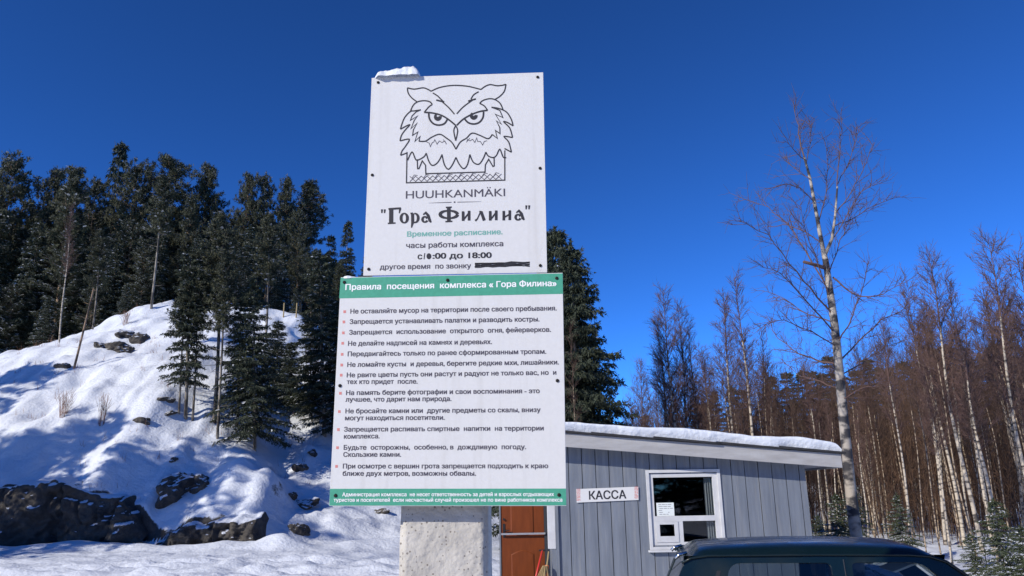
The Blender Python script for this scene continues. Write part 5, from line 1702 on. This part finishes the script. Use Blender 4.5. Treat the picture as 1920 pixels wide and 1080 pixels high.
for i in range(185):
    px = rr.uniform(1420, 2000) if i % 4 else rr.uniform(1165, 1430)
    Yt = rr.uniform(20, 36) if px > 1600 else rr.uniform(26, 42)
    py = np.interp(px, *sk) + abs(rr.gauss(0, 85)) + 10
    f_ = rr.choice(['thin0', 'thin1', 'thin2', 'thin3', 'birch4', 'birch5', 'thin1', 'thin3'])
    lab, gr = ('slender bare stem in the brown thicket right of the hut', 'stems in the thicket right of the hut') if px > 1520 else ('slender bare stem rising behind the snowy hut roof', 'stems behind the hut roof')
    tree(f_, 'birch_tree', px, min(py, 790), Yt, rr.uniform(.7, 1.25), lab, gr, lean=(rr.uniform(-.03, .03), rr.uniform(-.09, .05)), rz=rr.uniform(0, 6.28))

# the brown thicket that fills the wood: countless saplings and twigs as one thing
def thicket(name, n, px0, px1, ya, yb_, m_, seed, twn, topf):
    rr = random.Random(seed); g = np.random.default_rng(seed)
    mb = MB()
    C_, D_ = [], []
    for i in range(n):
        Yt = rr.uniform(ya, yb_); px = rr.uniform(px0, px1)
        x_ = (px - 960) / F * Yt
        h = max(1.5, AT(px, np.interp(px, *topf) - 40 + rr.uniform(0, 1) ** .7 * 240, Yt).z - 0.3)
        lx, ly = rr.uniform(-.13, .10) * h, rr.uniform(-.08, .08) * h
        bend = rr.uniform(-.05, .05) * h
        r0 = rr.uniform(.008, .02)
        ax = lambda t: Vector((x_ + lx * t + bend * math.sin(t * 3.1), Yt + ly * t, 0.25 + h * t))
        mb.seg([ax(0), ax(.33), ax(.66), ax(1)], [r0, r0 * .8, r0 * .5, r0 * .15])
        t = g.uniform(.1, 1, twn); a = g.uniform(0, 6.283, twn)
        C_.append(np.stack([x_ + lx * t + bend * np.sin(t * 3.1), Yt + ly * t, .25 + h * t], 1))
        D_.append(np.stack([np.cos(a), np.sin(a), g.uniform(.7, 2.6, twn)], 1))
    C_ = np.concatenate(C_); D_ = np.concatenate(D_)
    L_ = g.uniform(.3, 1.0, len(C_))
    mb.T.append(tris_from(C_, D_, L_, g.uniform(.003, .0075, len(C_)), g))
    # finer side twigs
    for k in range(2):
        u = g.uniform(.2, .9, (len(C_), 1))
        Dn = D_ / np.linalg.norm(D_, axis=1, keepdims=True)
        mb.T.append(tris_from(C_ + Dn * L_[:, None] * u, Dn + g.normal(size=D_.shape) * .6, g.uniform(.2, .6, len(C_)), g.uniform(.003, .007, len(C_)), g))
    return mb.build(name, M[m_])
o = thicket('thicket', 1300, 1380, 2050, 30, 60, 'twig_brown', 5, 50, ([1380, 1450, 1550, 1650, 1750, 1850, 1950, 2050], [690, 680, 650, 620, 590, 590, 600, 600]))
tag(o, 'dense brown thicket of leafless saplings filling the wood right of the hut', 'thicket', kind='stuff')
o = thicket('thicket', 420, 1600, 2050, 26, 44, 'twig_rust', 6, 34, ([1600, 1700, 1800, 1950, 2050], [700, 640, 640, 660, 680]))
tag(o, 'rust brown brushwood in the wood at the far right', 'thicket', kind='stuff')
o = thicket('thicket', 500, 1160, 1440, 34, 66, 'twig', 7, 55, ([1160, 1200, 1260, 1350, 1440], [745, 720, 680, 660, 670]))
tag(o, 'purple brown brushwood behind the hut roof', 'thicket', kind='stuff')

# dark evergreens behind the birch wood
for i in range(44):
    px = 1150 + i * 21.5 + random.uniform(-9, 9)
    py = np.interp(px, [1150, 1250, 1420, 1500, 1650, 1900, 2100], [800, 770, 715, 690, 670, 650, 640]) + random.uniform(-15, 45)
    tree(['spruce0', 'spruce3'][i % 2], 'spruce_tree', px, py, 62 + random.uniform(0, 8), 1.1, 'dark evergreen barely seen behind the birch wood', 'dark evergreens behind the birch wood')

# young snowy spruces at the edge of the wood
FORM['young0'] = trunk_crown(*spruce_parts(180, 4.4, 0.02, .42, ragged=.45, dens=.9), 'greybark', 'youngneedle', 'young_spruce')
FORM['young1'] = trunk_crown(*spruce_parts(181, 4.0, 0.02, .34, ragged=.5, dens=.8), 'greybark', 'youngneedle', 'young_spruce')
GY = 'young snowy spruces at the edge of the wood'
for a in [
    ('young0', 1862, 935, 14.5, 1.0, 'snow laden young spruce at the lower right corner, nearest one'),
    ('young1', 1912, 985, 12.5, 1.1, 'green young spruce cut by the right edge of the photo'),
    ('young1', 1818, 1000, 15.5, 1.1, 'low snowy spruce just right of the car roof end'),
    ('young0', 1566, 925, 19.5, 0.9, 'young spruce with snowy tips at the foot of the big birch'),
    ('young1', 1532, 965, 20.5, 1.0, 'little snowy spruce between the hut wall and the big birch'),
    ('young0', 1680, 925, 21.5, 0.8, 'dark young spruce in the thicket right of the big birch'),
    ('bushy1', 1590, 880, 25, 0.8, 'dark green spruce among the stems straight behind the big birch'),
]:
    tree(a[0], 'young_spruce', a[1], a[2], a[3], a[4], a[5], GY)

# ------------------------------------------------------------------ the big birch behind the hut
BY = 17.0
base = AT(1606, 1010, BY)
bb = empty('birch_tree', (base.x, BY, H(base.x, BY)))
tag(bb, 'tall big birch with forked white trunk behind the right end of the hut', 'tree', GB)
def B3(px, py, dy=0): return AT(px, py, BY + dy) - Vector(bb.location)
tr, cr = MB(), MB()
rr = random.Random(12)
main = [(1611, 1130), (1606, 1010), (1596, 930), (1588, 850), (1580, 770), (1573, 690), (1565, 610), (1556, 545), (1549, 495), (1545, 475)]
tr.tube([B3(*p) for p in main], [0.145, 0.125, 0.115, 0.108, 0.10, 0.094, 0.086, 0.077, 0.068, 0.06], 12)
stemL = [(1545, 478), (1536, 430), (1527, 380), (1519, 335), (1508, 295), (1500, 262), (1494, 225), (1490, 196)]
stemR = [(1546, 480), (1560, 448), (1566, 405), (1570, 350), (1573, 300), (1576, 255), (1580, 222)]
tr.tube([B3(*p, 0.03 * i) for i, p in enumerate(stemL[:5])], [0.055, 0.048, 0.041, 0.034, 0.026], 8)
tr.tube([B3(*p, -0.05 * i) for i, p in enumerate(stemR[:4])], [0.045, 0.036, 0.028, 0.02], 8)
limbs = []
def limb(pts, r0, dy):
    q = [B3(p[0], p[1], dy * i / (len(pts) - 1)) for i, p in enumerate(pts)]
    # finer curve
    out = []
    for i in range(len(q) - 1):
        for k in range(3):
            out.append(q[i].lerp(q[i + 1], k / 3) + rvec(rr) * 0.025 * (1 if k else 0.3))
    out.append(q[-1])
    cr.tube(out, list(np.linspace(r0 * .55, 0.004, len(out))), 5, cap=False)
    limbs.append(out)
limb([stemL[4], stemL[5], stemL[6], stemL[7]], 0.034, .2)
limb([stemR[3], stemR[4], stemR[5], stemR[6]], 0.026, -.2)
cr.tube([B3(1549, 503), B3(1530, 497, -.2), B3(1507, 491, -.4)], [0.045, 0.04, 0.033], 6)
for p, r0, dy in [
    ([(1562, 590), (1520, 540), (1480, 495), (1440, 440), (1385, 413)], .040, -1.5),
    ([(1556, 545), (1510, 470), (1478, 420), (1440, 388), (1388, 370)], .036, 1.6),
    ([(1566, 625), (1525, 580), (1490, 540), (1460, 510), (1425, 500)], .036, -2.0),
    ([(1568, 682), (1530, 675), (1498, 664), (1458, 634), (1436, 590)], .042, 1.2),
    ([(1560, 565), (1535, 500), (1510, 430), (1500, 380)], .03, -1.0),
    ([(1564, 605), (1515, 590), (1470, 560), (1430, 545)], .03, 1.8),
    ([(1570, 650), (1520, 620), (1470, 600), (1425, 610)], .03, -1.6),
    ([(1562, 520), (1590, 545), (1612, 556), (1655, 552), (1700, 528)], .040, -1.4),
    ([(1573, 680), (1610, 640), (1650, 600), (1690, 585), (1708, 550)], .036, 1.6),
    ([(1570, 650), (1600, 590), (1618, 540), (1628, 490)], .032, -1.2),
    ([(1575, 705), (1620, 680), (1660, 650), (1700, 640)], .032, 1.4),
    ([(1567, 400), (1590, 370), (1610, 335), (1626, 300), (1638, 268)], .026, -.8),
    ([(1564, 425), (1600, 410), (1640, 385), (1680, 370)], .026, .8),
    ([(1560, 450), (1590, 400), (1615, 360), (1650, 340)], .024, -1.0),
    ([(1571, 345), (1590, 310), (1604, 270), (1608, 235)], .02, .6),
    ([(1534, 420), (1548, 370), (1552, 320), (1545, 260)], .026, .9),
    ([(1527, 380), (1500, 352), (1475, 345), (1455, 350)], .022, -.8),
    ([(1519, 335), (1495, 320), (1470, 300)], .02, .7),
    ([(1510, 300), (1488, 280), (1468, 262)], .022, -.5),
    ([(1512, 305), (1520, 265), (1518, 225)], .018, .4),
    ([(1540, 455), (1500, 430), (1470, 420), (1430, 425)], .026, 1.0),
    ([(1578, 750), (1610, 730), (1650, 720)], .026, -.9),
    ([(1576, 730), (1540, 715), (1500, 705), (1470, 680)], .028, .9),
    ([(1552, 520), (1575, 450), (1590, 420), (1602, 380)], .024, .7),
]:
    limb(p, r0, dy)
for out in list(limbs):
    L_ = sum((out[i + 1] - out[i]).length for i in range(len(out) - 1))
    n = int(L_ / 0.14)
    for k in range(n):
        u = (0.12 + 0.88 * (k + rr.random()) / n) * (len(out) - 1)
        i = min(int(u), len(out) - 2)
        p = out[i].lerp(out[i + 1], u - i)
        d = (out[i + 1] - out[i]).normalized()
        v = (d * .8 + rvec(rr) * .75 + Vector((0, 0, .25))).normalized()
        l_ = rr.uniform(.25, .8) * (1.2 - .65 * u / len(out))
        pts = [p]
        for s_ in range(3):
            v = (v + rvec(rr) * .22).normalized()
            pts.append(pts[-1] + v * l_ / 3)
        cr.seg(pts, [0.0075, 0.006, 0.0045, 0.0025])
        for x_ in range(5):
            j = rr.randint(0, 2); b0 = pts[j].lerp(pts[j + 1], rr.random())
            v2 = (v + rvec(rr) * .9).normalized() * rr.uniform(.14, .42)
            cr.seg([b0, b0 + v2 * .5 + rvec(rr) * .02, b0 + v2], [0.004, 0.0033, 0.002])
tr.build('trunk', M['bigbark'], bb, smooth=True)
cr.build('crown', M['twig'], bb)
